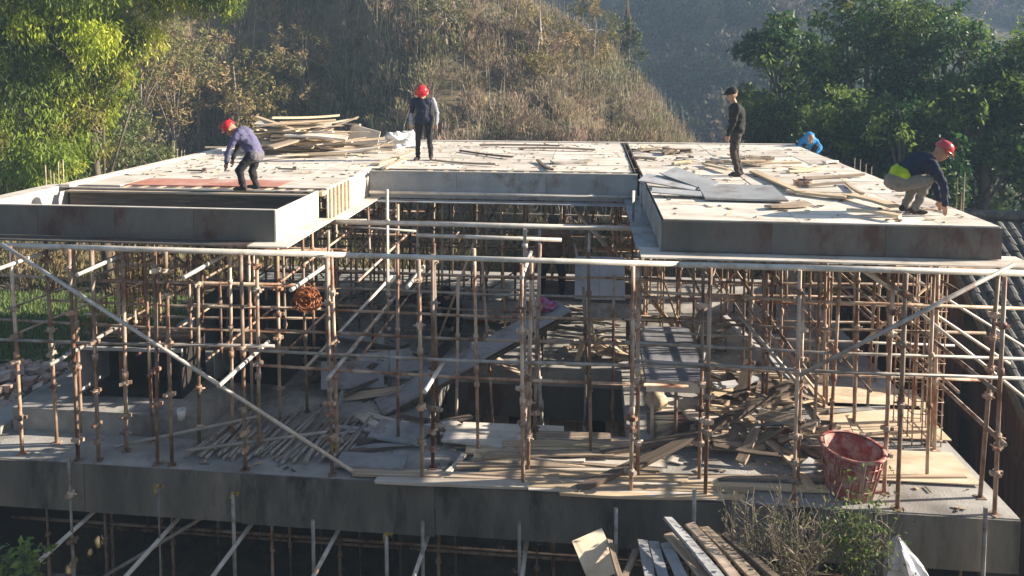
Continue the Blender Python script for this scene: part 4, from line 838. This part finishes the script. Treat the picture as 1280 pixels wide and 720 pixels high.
# ---- boards on the front of the slab
GF = 'boards lying along the front of the slab'
for (c, d, a, m, ti, lab) in [((500, 545), (.85, .55), -.15, ply_grey, (.04, .02), 'grey sheet lying left of the stack of sheets in the middle'), ((465, 580), (1.0, .35), .02, ply_grey, (.03, 0), 'blue-grey strip of sheet at the right end of the tube pile'),
                              ((600, 552), (1.1, .45), -.05, ply_deck, (.04, .03), 'whitish cracked sheet on top of the middle stack'), ((640, 545), (1.6, .5), .02, ply_deck, (.02, 0), 'long pale sheet at the front edge of the stairwell hole'),
                              ((710, 553), (1.3, .4), .03, wood, (.03, 0), 'brownish sheet at the right front of the stairwell hole'), ((980, 553), (.55, .4), .1, ply_red, (.5, 0), 'small reddish board leaning in the debris heap on the right')]:
    lying(c, d, a, m, lab, .05, .03, ti, group='sheets lying in front of the stairwell hole')
for k, (a, b_, w, m, lab) in enumerate([((440, 590), (700, 600), .14, wood, 'long board at the front edge, left of the middle'), ((470, 600), (660, 606), .16, ply_deck, 'pale board at the very front edge in the middle'), ((590, 575), (800, 578), .12, wood_gold, 'topmost long board in the front middle stack'), ((570, 582), (760, 585), .14, wood, 'second board in the front middle stack'),
                                       ((600, 590), (860, 600), .16, wood_gold, 'long golden board flat on the slab front'), ((640, 604), (940, 612), .16, wood_gold, 'long board flat on the slab front just behind the edge'), ((720, 590), (1040, 598), .1, wood, 'long rounded batten ending at the red basket'), ((700, 562), (800, 566), .07, wood_gold, 'thin batten in front of the stairwell hole'),
                                       ((850, 604), (1050, 612), .12, wood_gold, 'board lying towards the red basket'), ((1000, 597), (1208, 596), .06, wood, 'long thin pole lying right of the red basket'), ((700, 615), (930, 621), .1, wood_gold, 'foremost board at the slab edge'), ((820, 560), (870, 545), .2, wood_dark, 'dark wide board at the foot of the crossed timbers'),
                                       ((550, 598), (580, 568), .07, ply_deck, 'short pale stick propped in the middle of the slab front'), ((1075, 545), (1165, 540), .04, wood, 'thin batten on the sheets right of the debris heap')]):
    board(onz(*a, .05), onz(*b_, .05), w, .035, m, lab, GF)
for (c, d, lab) in [((1095, 528), (1.8, 1.15), 'broad tan sheet on the slab right of the debris heap'), ((1130, 585), (1.7, .85), 'tan sheet nearest the right corner of the slab'), ((1085, 500), (1.8, .8), 'tan sheet farthest back on the right of the slab'), ((930, 480), (1.9, .9), 'broad tan sheet behind the crossed timbers'), ((880, 515), (1.6, .8), 'pale sheet left of the debris heap'), ((780, 608), (2.6, .55), 'low pale sheet under the front boards')]:
    lying(c, d, .01, ply_deck if 'pale' in lab else ply_cream, lab, .0, .015, group='sheets lying flat on the lower slab')
for k in range(5): board(onz(900, 470 + k * 8, .05), onz(1005, 473 + k * 8, .05), .1, .03, wood, '%s batten from the back in the parallel row behind the debris heap' % ordinal(k), 'parallel battens behind the debris heap')
GX_ = 'long dark timbers crossing the debris'
for (a, b_, za, zb, w, lab) in [((722, 612), (985, 490), .06, .5, .12, 'longest dark timber sloping up to the right over the debris'), ((790, 585), (985, 480), .15, .62, .14, 'dark timber just above the longest one'), ((740, 570), (880, 540), .1, .3, .14, 'dark timber lying left of the crossed pair'), ((905, 395), (1005, 490), .9, .1, .1, 'pale-edged plank leaning steeply down to the debris heap')]:
    board(onz(*a, za), onz(*b_, zb), w, .06, wood_dark if 'dark' in lab else ply_grey, lab, GX_)
hp = onz(965, 560, 0)
heap(42, hp.x, hp.y, 0, 1.35, .75, .42, .4, 1.0, (.35, 1.3), [wood, wood, wood_dark, wood_gold, ply_grey], 'board in the debris left of the basket', 'broken boards in the debris heap', tilt=.2)
heap(10, 2.6, 14.8, 0, 1.2, .9, .5, .6, .5, (.8, 1.8), [wood_dark, ply_grey], 'plank behind the panel table', 'planks in the shaded pile behind the panel table', tilt=.25)
heap(26, -.3, 10.6, 0, 1.2, .5, .12, .02, .1, (.8, 2.0), [wood, wood_gold, ply_deck], 'board stacked before the stairwell hole', 'flat boards in the low stack before the stairwell hole', tilt=.015)
q = onz(820, 512, 0); mb = MB(); lump(mb, (q.x, q.y, .17), .2, (.9, .9, .95), 8); solo('sack', mb, wood_gold, 'small tan sack under the panel table', 'sack', (q.x, q.y, 0))
q = onz(835, 545, 0); mb = MB(); mb.box((q.x, q.y, .16), (.55, .4, .3), .3); solo('crate', mb, ply_dark_shade, 'dark box on the slab under the panel table', 'crate', (q.x, q.y, 0))
# rusty coil hanging on the scaffold, orange thing near the crouched figure, pink bag
q = ony(383, 373, 11.0); mb = MB()
for k in range(26):
    ax = Vector((rnd.gauss(0, .3), 1, rnd.gauss(0, .3))).normalized(); u = ax.orthogonal().normalized(); v = ax.cross(u); r_ = rnd.uniform(.05, .17); o_ = Vector((rnd.gauss(0, .045), rnd.gauss(0, .05), rnd.gauss(0, .055)))
    mb.tube([q + o_ + (u * math.cos(a / 12 * 6.283) + v * math.sin(a / 12 * 6.283)) * r_ for a in range(13)], .010, 5, caps=False)
solo('wire_coil', mb, rust_orange, 'orange-rusty coil of wire hanging on a scaffold tube in the left bay', 'wire', tuple(q))
q = onz(600, 402, .05); solo('orange_sack', lump(MB(), (q.x, q.y, .14), .25, (1.3, .8, .5), 5), rust_orange, 'flattened orange sack on the floor near the crouched figure', 'sack', (q.x, q.y, 0))
q = ony(678, 380, 13.5); solo('pink_bag', lump(MB(), (q.x, q.y, q.z - .02), .15, (1.2, .8, .65), 4, 28, 22, .9), pink_bag, 'crumpled pink bag on the ramp at the dark worker\'s feet', 'bag', tuple(q))

# ---------------------------------------------------------------- red basket
q = onz(1069, 628, 0)
t = thing('basket', 'big red plastic basket with faded rim at the front edge of the slab', 'basket', (q.x, q.y + .27, .003), None, (R(2), R(3), 0))
def bp_(n, mb, m=red_plastic):
    mb.v = [(v[0], v[1], v[2] * .84) for v in mb.v]; return link(n, mb.mesh(n, m), t)
prof = [(.30, 0), (.33, .25), (.37, .55), (.395, .74), (.38, .74), (.352, .55), (.315, .25), (.285, .02)]
bp_('wall', MB().lathe(prof, (0, 0, 0), 40)); bp_('bottom', MB().lathe([(.0, .02), (.29, .02), (.29, .0), (0, 0)], (0, 0, 0), 24)); bp_('rim', MB().lathe([(.385, .73), (.42, .73), (.425, .76), (.40, .775), (.375, .765)], (0, 0, 0), 40))
for k in range(28):
    a = 2 * math.pi * k / 28; bp_('rib', MB().tube([(math.cos(a) * .302, math.sin(a) * .302, .01), (math.cos(a) * .334, math.sin(a) * .334, .25), (math.cos(a) * .376, math.sin(a) * .376, .55), (math.cos(a) * .398, math.sin(a) * .398, .73)], .009, 5))
for z, r_ in ((.2, .33), (.42, .357), (.6, .382)): bp_('hoop', MB().tube([(math.cos(a / 24 * 6.2832) * r_, math.sin(a / 24 * 6.2832) * r_, z) for a in range(25)], .011, 5, caps=False))

# ---------------------------------------------------------------- foreground mound: planks, shrubs, sack
GP = 'weathered planks on the mound before the slab'
fg = [((835, 648), (905, 730), .13, 'grey weathered plank with a broken upper end, foremost of the leaning planks'), ((862, 655), (925, 730), .12, 'pale plank, second of the leaning planks'), ((835, 668), (890, 735), .12, 'tan plank with a splintered end left of the pale one'), ((880, 660), (955, 735), .13, 'grey plank right of the pale one'),
      ((803, 676), (815, 740), .12, 'upright greyish board, leftmost of the three side by side'), ((817, 678), (835, 740), .12, 'upright grey board, middle of the three side by side'), ((832, 680), (860, 740), .13, 'upright grey board, rightmost of the three side by side'),
      ((762, 676), (778, 730), .06, 'thin pale stick beside the broad tilted board'), ((795, 688), (775, 735), .07, 'short pale stick leaning left beside the broad tilted board'), ((905, 668), (985, 735), .1, 'dark twisted plank, rightmost of the leaning planks')]
for (a, b_, w, lab) in fg:
    pa = ony(*a, 8.9 + rnd.uniform(-.08, .08)); pb = ony(*b_, 7.9); board(pa, pb, w, .035, wood if 'tan' in lab or 'pale' in lab else (wood_dark if 'dark' in lab else ply_grey), lab, GP, roll=rnd.gauss(0, .2))
q = ony(745, 695, 8.7); tag(link('wood_board', MB().box((0, 0, 0), (.42, .5, .02)).mesh('wood_board', ply_cream), None, tuple(q), (.7, -.15, .5)), 'broad pale board tilted at the left end of the mound', 'board', GP)
def twigs(name, label, base, n, h, spread, cols, leafn, r=.006, grp=None, m=bark_pale, L=.06):
    t = thing(name, label, 'shrub', base, grp); mb = MB(); tips = []
    for k in range(n):
        a = rnd.uniform(0, 6.28); s = rnd.uniform(.2, 1) * spread; H_ = h * rnd.uniform(.5, 1.05); p = Vector(base) + Vector((rnd.gauss(0, .06), rnd.gauss(0, .06), -.05)); pts = [p]
        for i in range(1, 6):
            f = i / 5; pts.append(Vector(base) + Vector((math.cos(a) * s * f ** 1.3 + rnd.gauss(0, .03), math.sin(a) * s * f ** 1.3 * .7 + rnd.gauss(0, .03), H_ * f))); tips.append(pts[-1])
        mb.tube(pts, [r * (1.3 - .2 * i) for i in range(6)], 5)
        for _ in range(4):
            i = rnd.randint(2, 4); b0 = pts[i]; b1 = b0 + Vector((rnd.gauss(0, .16), rnd.gauss(0, .12), rnd.uniform(.02, .25))); mb.tube([b0, (b0 + b1) / 2 + Vector((0, 0, .03)), b1], [r * .6, r * .5, r * .3], 4); tips.append(b1)
    part('stems', mb, m, t)
    if leafn:
        tp = np.array([list(x) for x in tips]); k = NR.randint(0, len(tp), leafn); C = tp[k] + NR.normal(0, .05, (leafn, 3)); T = np.array(cols)[NR.randint(0, len(cols), leafn)] * NR.uniform(.7, 1.3, (leafn, 1))
        V, Qd, T = leaves(C, L, L * .5, np.tile([0, 0, .4], (leafn, 1)), T, 0, .6); link('foliage', npmesh('foliage', V - np.array(base), Qd, leaf, T), t)
def onm(px, Y): p = ony(px, 700, Y); return (p.x, Y, gz(p.x, Y))
twigs('leafy_shrub', 'green leafy shrub rising in front of the red basket', onm(1068, 8.9), 18, 1.6, .38, [(.10, .17, .04), (.16, .24, .05), (.07, .11, .03)], 900)
twigs('leafy_shrub', 'sparse olive shrub right of the green leafy one', onm(1100, 8.85), 9, 1.35, .42, [(.10, .13, .05), (.14, .16, .07)], 220)
twigs('bare_shrub', 'bare grey twiggy shrub just left of the green leafy one', onm(1010, 8.8), 34, 1.25, .6, [(.2, .17, .1)], 160)
twigs('bare_shrub', 'bare twiggy shrub right of the leaning planks', onm(950, 8.8), 30, 1.2, .55, [(.2, .17, .1)], 120)
twigs('bare_shrub', 'thin curling bare twigs rising behind the leaning planks', onm(915, 8.9), 12, 1.45, .35, [(.2, .17, .1)], 60)
twigs('bare_shrub', 'low dark bare shrub between the two taller twiggy ones', onm(985, 8.5), 34, .95, .65, [(.14, .14, .07)], 300)
twigs('leafy_shrub', 'bright green leaf tuft at the bottom left corner', (ony(22, 700, 8.6).x, 8.6, ony(22, 735, 8.6).z), 14, .45, .4, [(.2, .3, .07), (.14, .24, .05)], 300, L=.14)
q = ony(1126, 712, 8.95); mb = MB(); vs = []; NA, NT = 36, 14
for i in range(NT + 1):
    t_ = i / NT
    for k in range(NA):
        a = 2 * math.pi * k / NA; fold = .22 * math.sin(5 * a + 1) + .13 * math.sin(9 * a + 4 * t_) + .1 * noise.noise(Vector((math.cos(a) * 2, math.sin(a) * 2, t_ * 5)))
        rr = .34 * t_ ** .8 * (1 + fold * (.4 + t_)); vs.append((q.x + rr * math.cos(a) + .06 * (1 - t_) * -1, q.y + .7 * rr * math.sin(a), q.z + .42 - .62 * t_ + .03 * noise.noise(Vector((a * 3, t_ * 9, 2)))))
mb.add(vs, [(i * NA + k, (i + 1) * NA + k, (i + 1) * NA + (k + 1) % NA, i * NA + (k + 1) % NA) for i in range(NT) for k in range(NA)], 0, False)
solo('crumpled_sheet', mb, ply_pale_skylit, 'crumpled whitish sheet in a pointed heap right of the shrubs', 'sheet', (q.x, q.y, q.z - .2))
# mound litter
nb = 2200; X = NR.uniform(.9, 4.8, nb); Y = NR.uniform(7.2, 9.1, nb); Z = hterr(X, Y) + .03
V, Qd, T = leaves(np.stack([X, Y, Z], 1), NR.uniform(.05, .22, nb), .02, np.tile([0, 0, .3], (nb, 1)), np.array([[.16, .13, .08]]) * NR.uniform(.4, 1.6, (nb, 1)), 0, .7)
tag(link('dry_litter', npmesh('dry_litter', V, Qd, leaf_dry, T)), 'dry leaves and straw littering the mound before the slab', 'litter', kind='stuff')
mb = MB()
for k in range(1500):
    top = k < 900
    if top:
        x, y = rnd.uniform(-9, 5.3), rnd.uniform(10.5, 20.1)
        if (x < -4.6 and y < 13.2) or (-4.5 < x < 1.05 and y < 15): continue
        z = DT + .012
    else:
        x, y = rnd.uniform(-5.8, 5.2), rnd.uniform(9.85, 19)
        if HX0 - .1 < x < HX1 + .1 and HY0 - .1 < y < HY1 + .3: continue
        z = .018
    L_ = rnd.uniform(.02, .14) * rnd.uniform(.4, 1.6); mb.box((x, y, z), (L_, rnd.uniform(.012, .05), .012), rnd.uniform(0, 3.1), rnd.randrange(3))
tag(link('wood_chips', mb.mesh('wood_chips', [wood, wood_dark, wood_gold])), 'small wood chips and offcuts scattered over the deck and lower floor', 'wood chips', kind='stuff')
# rubble outside the left edge
mb = MB()
for k in range(420):
    x = rnd.uniform(-13, -9.7); y = rnd.uniform(11, 17.5); s = rnd.uniform(.05, .2); mb.box((x, y, gz(x, y) + s * .3), (s, s * rnd.uniform(.6, 1.3), s * .7), Vector((1, 0, 0)).rotation_difference(Vector((rnd.gauss(0, 1), rnd.gauss(0, 1), rnd.gauss(0, .4)))))
tag(link('rubble', mb.mesh('rubble', brick_m)), 'pinkish brick rubble on the ground outside the left edge of the slab', 'rubble', kind='stuff')

# ---------------------------------------------------------------- people
def person(label, at, prims, head, look, mats, helmet=None, hair=True, cap=None, vox=.016, rotz=0, hands=()):
    """prims: (p, q, r1, r2, material index); head centre, look = facing direction; hands: (wrist, direction, curl)"""
    t = thing('person', label, 'person', at, None, (0, 0, rotz)); mb = MB(); segs = []
    def cap_(p, q, r1, r2, mi, n=12, sx=1):
        p = Vector(p); q = Vector(q); d = q - p
        if d.length < 1e-5: d = Vector((0, 0, .001))
        pts = []; rr = []; dn = d.normalized()
        for a in (0, 35, 65): pts.append(p - dn * r1 * math.cos(R(a))); rr.append(max(r1 * math.sin(R(a)), .0015))
        pts.append(p); rr.append(r1); pts.append(q); rr.append(r2)
        for a in (65, 35, 0): pts.append(q + dn * r2 * math.cos(R(a))); rr.append(max(r2 * math.sin(R(a)), .0015))
        mb.tube(pts, rr, n); segs.append((np.array(p), np.array(q), r1, r2, mi))
    for pr in prims: cap_(*pr)
    hc = Vector(head); L = Vector(look).normalized(); up = Vector((0, 0, 1)); sd_ = L.cross(up).normalized(); up = sd_.cross(L)
    SK = 0
    cap_(hc + up * .035 - L * .015, hc + up * .02 - L * .02, .092, .092, SK); cap_(hc - up * .045 + L * .02, hc - up * .085 + L * .035, .066, .045, SK)
    cap_(hc + L * .085 + up * .01, hc + L * .105 - up * .02, .011, .017, SK, 8); cap_(hc + L * .08 - up * .058, hc + L * .082 - up * .056, .022, .022, SK, 8)
    for s in (-1, 1): cap_(hc + sd_ * s * .088 + up * .015, hc + sd_ * s * .092 - up * .02, .018, .014, SK, 8)
    for (wr, dr, curl) in hands:
        wr = Vector(wr); dr = Vector(dr).normalized(); side = dr.cross(Vector((0.3, 1, 0.2))).normalized(); nrm = dr.cross(side)
        for s in (-.024, 0, .024): cap_(wr + side * s * .6, wr + dr * .075 + side * s, .02, .017, SK, 8)
        for k, fl in enumerate((.065, .078, .072, .055)):
            b0 = wr + dr * .085 + side * (-.03 + .02 * k); b1 = b0 + (dr + nrm * curl * .4).normalized() * fl * .5; b2 = b1 + (dr + nrm * curl * 1.3).normalized() * fl * .5
            cap_(b0, b1, .009, .0085, SK, 6); cap_(b1, b2, .0085, .007, SK, 6)
        b0 = wr + dr * .02 - side * .03; b1 = b0 + (dr - side * .9).normalized() * .04; cap_(b0, b1, .011, .010, SK, 6); cap_(b1, b1 + (dr + nrm * .3).normalized() * .03, .01, .008, SK, 6)
    me = mb.mesh('tmp', mats); ob = bpy.data.objects.new('tmp', me); COL.objects.link(ob)
    m1 = ob.modifiers.new('r', 'REMESH'); m1.mode = 'VOXEL'; m1.voxel_size = vox; m2 = ob.modifiers.new('s', 'SMOOTH'); m2.iterations = 3; m2.factor = .5
    dg = bpy.context.evaluated_depsgraph_get(); ev = bpy.data.meshes.new_from_object(ob.evaluated_get(dg)); bpy.data.objects.remove(ob)
    n = len(ev.polygons); Cn = np.zeros(n * 3); ev.polygons.foreach_get('center', Cn); Cn = Cn.reshape(-1, 3); best = np.full(n, 1e9); mi = np.zeros(n, int)
    for (p, q, r1, r2, m_) in segs:
        d = q - p; tt = np.clip(((Cn - p) @ d) / max(d @ d, 1e-9), 0, 1); dd = np.linalg.norm(Cn - (p + tt[:, None] * d), axis=1) - (r1 + (r2 - r1) * tt); k = dd < best; best[k] = dd[k]; mi[k] = m_
    ev.materials.clear()
    for m_ in mats: ev.materials.append(m_)
    ev.polygons.foreach_set('material_index', mi.astype(np.int32)); ev.polygons.foreach_set('use_smooth', np.ones(n, bool)); ev.update()
    vm = np.zeros(len(ev.vertices), int)
    for pl, m_ in zip(ev.polygons, mi):
        for v in pl.vertices: vm[v] = m_
    cs = [v.co.copy() for v in ev.vertices]; ns_ = [v.normal.copy() for v in ev.vertices]
    for i_, (q_, n_) in enumerate(zip(cs, ns_)):
        if vm[i_]: cs[i_] = q_ + n_ * (.018 * noise.noise(Vector((q_.x * 7, q_.y * 7, q_.z * 15))) + .008 * noise.noise(Vector((q_.x * 22 + 5, q_.y * 22, q_.z * 34))))
    ev.vertices.foreach_set('co', [c for q_ in cs for c in q_]); ev.update()
    ev.name = 'body'; link('body', ev, t)
    M = Matrix((sd_, L, up)).transposed()
    def hl(n_, mb_, m_, lab=None):
        me_ = mb_.mesh(n_, m_); me_.transform(Matrix.Translation(hc) @ M.to_4x4()); o = link(n_, me_, t); return o
    for s in (-1, 1): hl('eye', MB().lathe([(0.0001, -.009), (.009, 0), (.0001, .009)], (s * .032, .081, .02), 8), hairm)
    if hair and not helmet: hl('hair', MB().lathe([(.104, .0), (.108, .05), (.09, .1), (.05, .128), (.001, .137)], (0, -.022, .02), 20), hairm)
    if helmet:
        mbh = MB().lathe([(.118, .035), (.128, .04), (.127, .075), (.112, .125), (.08, .158), (.04, .172), (.001, .176)], (0, -.012, .01), 24)
        mbh.beam((0, -.12, .15), (0, .10, .155), .03, .05)
        o = hl('helmet', mbh, helmet)
        hl('helmet_brim', MB().lathe([(.118, .045), (.15, .036), (.152, .042), (.12, .056)], (0, .012, .008), 24), helmet)
    if cap:
        hl('cap', MB().lathe([(.107, .035), (.114, .05), (.108, .095), (.07, .13), (.001, .14)], (0, -.015, .01), 20), cap)
        hl('cap_brim', MB().box((0, .12, .052), (.14, .10, .012)), cap)
    return t
def limb(a, b_, c, r, mi, mi2=None): return [(a, b_, r[0], r[1], mi), (b_, c, r[1] * .97, r[2], mi if mi2 is None else mi2)]
def shoe(a, d, mi): a = Vector(a); d = Vector(d).normalized(); return [(a + Vector((0, 0, .045)) - d * .03, a + d * .15 + Vector((0, 0, .032)), .05, .032, mi)]

# worker in purple jacket, bending over, facing left
at = onz(300, 240, DT); at = (at.x, at.y + .22, DT)
W_A = person('worker in purple-blue jacket and red helmet bending over at the front left', at,
       limb((.16, -.1, .66), (-.02, -.2, .40), (.0, -.1, .07), (.10, .075, .055), 2) + limb((.16, .12, .66), (.08, .1, .36), (.12, .15, .07), (.10, .075, .055), 2) + shoe((.0, -.1, 0), (-1, -.1, 0), 3) + shoe((.12, .15, 0), (-1, 0, 0), 3)
       + [((.17, 0, .70), (.13, 0, .85), .155, .15, 1), ((.15, 0, .80), (-.02, 0, 1.06), .16, .165, 1), ((-.02, -.1, 1.05), (-.02, .1, 1.05), .13, .13, 1), ((.19, -.05, .66), (.19, .06, .66), .14, .14, 4), ((-.08, 0, 1.1), (-.2, 0, 1.16), .06, .055, 0)]
       + limb((-.06, -.19, 1.05), (-.2, -.24, .80), (-.26, -.2, .55), (.07, .055, .042), 1) + limb((-.06, .19, 1.05), (-.22, .2, .82), (-.3, .12, .58), (.07, .055, .042), 2),
       (-.27, 0, 1.15), (-.75, -.1, -.65), [skin, c_purple, c_black, c_shoe, c_greytr], helmet=red_helm, hands=[((-.26, -.2, .53), (-.15, 0, -1), .5), ((-.3, .12, .56), (-.15, 0, -1), .5)])
W_A.scale = (.93, .93, .9)
# standing worker, red helmet, looking down
at = onz(530, 200, DT); at = (at.x, at.y, DT)
person('worker in navy top with grey sleeves and red helmet standing with bowed head', at,
       limb((-.1, 0, .88), (-.13, -.03, .47), (-.14, 0, .07), (.10, .07, .05), 2) + limb((.1, 0, .88), (.14, -.03, .47), (.16, 0, .07), (.10, .07, .05), 2) + shoe((-.14, 0, 0), (-.2, -1, 0), 3) + shoe((.16, 0, 0), (.2, -1, 0), 3)
       + [((-.07, 0, .92), (.07, 0, .92), .135, .135, 1), ((0, 0, .92), (0, -.02, 1.22), .15, .165, 1), ((-.1, -.02, 1.3), (.1, -.02, 1.3), .115, .115, 1), ((0, -.03, 1.4), (0, -.06, 1.47), .06, .055, 0)]
       + limb((-.21, -.01, 1.34), (-.28, 0, 1.06), (-.27, -.06, .82), (.072, .056, .042), 1, 4) + limb((.21, -.01, 1.34), (.3, .0, 1.06), (.30, -.06, .82), (.072, .056, .042), 4),
       (0, -.1, 1.5), (0, -.75, -.65), [skin, c_navy, c_black, c_shoe, c_grey], helmet=red_helm, hands=[((-.27, -.06, .80), (0, 0, -1), .5), ((.30, -.06, .80), (0, 0, -1), .5)])
# black cap, profile left
at = onz(918, 220, DT); at = (at.x, at.y, DT)
person('worker in black cap and near-black jacket standing sideways, facing left', at,
       limb((.02, -.08, .88), (-.05, -.08, .47), (.05, -.09, .07), (.10, .072, .052), 2) + limb((.03, .08, .88), (.03, .08, .46), (.12, .09, .07), (.10, .072, .052), 2) + shoe((.05, -.09, 0), (-1, -.1, 0), 3) + shoe((.12, .09, 0), (-1, 0, 0), 3)
       + [((.03, -.05, .9), (.03, .05, .9), .135, .135, 1), ((.03, 0, .9), (.02, 0, 1.22), .155, .16, 1), ((0, -.1, 1.3), (0, .1, 1.3), .12, .12, 1), ((-.03, 0, 1.4), (-.06, 0, 1.47), .06, .055, 0)]
       + limb((-.02, -.21, 1.33), (-.08, -.24, 1.06), (-.17, -.2, .82), (.07, .056, .042), 1) + limb((.02, .21, 1.33), (.12, .24, 1.05), (.12, .22, .8), (.07, .056, .042), 4),
       (-.08, 0, 1.56), (-1, -.1, -.25), [skin, c_olive, c_khaki, c_shoe, c_grey], cap=c_black, hands=[((-.17, -.2, .80), (-.1, 0, -1), .5), ((.12, .22, .78), (0, 0, -1), .5)])
# crouching at the right
at = onz(1146, 268, DT); at = (at.x, at.y + .12, DT)
person('crouching worker in navy top with lime-green waist and maroon helmet', at,
       limb((-.24, -.1, .42), (.12, -.14, .50), (-.02, -.1, .07), (.11, .08, .055), 2) + limb((-.24, .1, .42), (.08, .16, .48), (-.06, .14, .07), (.11, .08, .055), 2) + shoe((-.02, -.1, 0), (1, -.1, 0), 3) + shoe((-.06, .14, 0), (1, .1, 0), 3)
       + [((-.26, -.06, .46), (-.26, .06, .46), .14, .14, 2), ((-.215, -.045, .56), (-.185, .045, .585), .136, .136, 4), ((-.13, 0, .61), (.10, 0, .74), .145, .165, 1), ((.12, -.1, .75), (.12, .1, .75), .125, .125, 1), ((.2, 0, .8), (.29, 0, .85), .06, .055, 0)]
       + limb((.16, -.19, .73), (.30, -.22, .45), (.36, -.16, .17), (.072, .057, .044), 1) + limb((.16, .19, .73), (.33, .2, .47), (.40, .1, .19), (.072, .057, .044), 1),
       (.36, 0, .88), (.8, -.1, -.6), [skin, c_navy, c_beige, c_shoe, c_lime], helmet=maroon_helm, hands=[((.36, -.16, .15), (.05, 0, -1), .3), ((.40, .1, .17), (.05, 0, -1), .3)])
# dark brown worker on the landing
at = onz(690, 367, 1.34); at = (at.x, 14.15, 1.325)
person('worker in dark brown clothes leaning forward on the landing behind the long front tubes', at,
       limb((-.1, 0, .85), (-.17, -.1, .48), (-.22, -.02, .07), (.11, .08, .056), 2) + limb((.1, 0, .85), (.2, -.1, .46), (.2, .02, .07), (.11, .08, .056), 2) + shoe((-.22, -.02, 0), (-.2, -1, 0), 2) + shoe((.2, .02, 0), (.2, -1, 0), 2)
       + [((-.08, 0, .9), (.08, 0, .9), .15, .15, 1), ((0, 0, .92), (.06, -.12, 1.2), .165, .18, 1), ((-.06, -.14, 1.26), (.18, -.14, 1.26), .13, .13, 1), ((.06, -.2, 1.36), (.05, -.26, 1.42), .06, .055, 0)]
       + limb((-.15, -.14, 1.28), (-.28, -.25, 1.02), (-.3, -.38, .8), (.075, .06, .045), 1) + limb((.27, -.14, 1.28), (.36, -.2, 1.02), (.25, -.38, .9), (.075, .06, .045), 1),
       (.04, -.3, 1.48), (-.2, -1, -.6), [skin, c_brown, c_black], hands=[((-.3, -.38, .78), (0, -.3, -1), .5), ((.25, -.38, .88), (-.3, -.4, -.6), .6)])
# crouched dark figure
at = onz(558, 424, 0); at = (at.x, at.y, .003)
person('figure in black crouching in the shade behind the ramp', at,
       limb((.08, .1, .32), (-.14, -.16, .52), (-.12, -.02, .07), (.11, .085, .055), 1) + limb((.2, .1, .32), (.22, -.2, .52), (.2, -.02, .07), (.11, .085, .055), 1) + shoe((-.12, -.02, 0), (-.1, -1, 0), 1) + shoe((.2, -.02, 0), (.1, -1, 0), 1)
       + [((.06, .1, .36), (.2, .1, .36), .14, .14, 1), ((.12, .08, .4), (.06, -.04, .78), .16, .17, 1), ((-.04, -.05, .84), (.18, -.05, .84), .12, .12, 1), ((.06, -.1, .92), (.05, -.15, .98), .06, .055, 0)]
       + limb((-.12, -.05, .85), (-.24, -.2, .62), (-.16, -.4, .46), (.072, .057, .043), 1) + limb((.26, -.05, .85), (.32, -.22, .62), (.22, -.42, .46), (.072, .057, .043), 1),
       (.04, -.2, 1.04), (-.1, -1, -.5), [skin, c_black], hands=[((-.16, -.4, .45), (0, -.6, -.8), .5), ((.22, -.42, .45), (0, -.6, -.8), .5)])
# blue jacket at the far right edge of the deck
at = onz(1006, 187, DT); at = (5.72, 20.35, DT - .33)
solo('wood_board', MB().bx(5.48, 6.05, 19.4, 20.9, DT - .38, DT - .335), wood, 'plank bracket outside the far right deck edge under the blue-jacketed worker', 'board', (5.7, 20.2, DT - .38))
person('worker in a bright blue hooded jacket crouching at the far right edge of the deck', at,
       limb((-.1, 0, .22), (-.15, -.28, .32), (-.12, -.12, .07), (.1, .08, .055), 2) + limb((.1, 0, .22), (.16, -.28, .32), (.12, -.12, .07), (.1, .08, .055), 2) + shoe((-.12, -.12, 0), (-.2, -1, 0), 2) + shoe((.12, -.12, 0), (.2, -1, 0), 2)
       + [((-.06, .02, .22), (.06, .02, .22), .15, .15, 1), ((0, 0, .24), (0, -.12, .44), .17, .17, 1), ((-.1, -.14, .46), (.1, -.14, .46), .12, .12, 1), ((0, -.22, .58), (0, -.23, .57), .14, .14, 1)]
       + limb((-.18, -.14, .46), (-.26, -.3, .3), (-.14, -.42, .18), (.07, .056, .042), 1) + limb((.18, -.14, .46), (.26, -.3, .3), (.14, -.42, .18), (.07, .056, .042), 1),
       (0, -.30, .53), (0, -.9, -.6), [skin, c_blue, c_black], hair=False, hands=[((-.14, -.42, .17), (.2, -.5, -.8), .5), ((.14, -.42, .17), (-.2, -.5, -.8), .5)])

# ---------------------------------------------------------------- haze
hz = MB().bx(-155, 229, -44, 308, -14, 62)
hm = bpy.data.materials.new('haze'); hm.use_nodes = True; n = hm.node_tree.nodes; n.remove(n['Principled BSDF'])
pv = n.new('ShaderNodeVolumePrincipled'); pv.inputs['Color'].default_value = (.5, .72, 1, 1); pv.inputs['Density'].default_value = .0013; pv.inputs['Anisotropy'].default_value = 0
hm.node_tree.links.new(pv.outputs[0], n['Material Output'].inputs['Volume'])
tag(link('haze', hz.mesh('haze', hm)), 'thin bluish haze in the valley air', 'haze', kind='stuff')
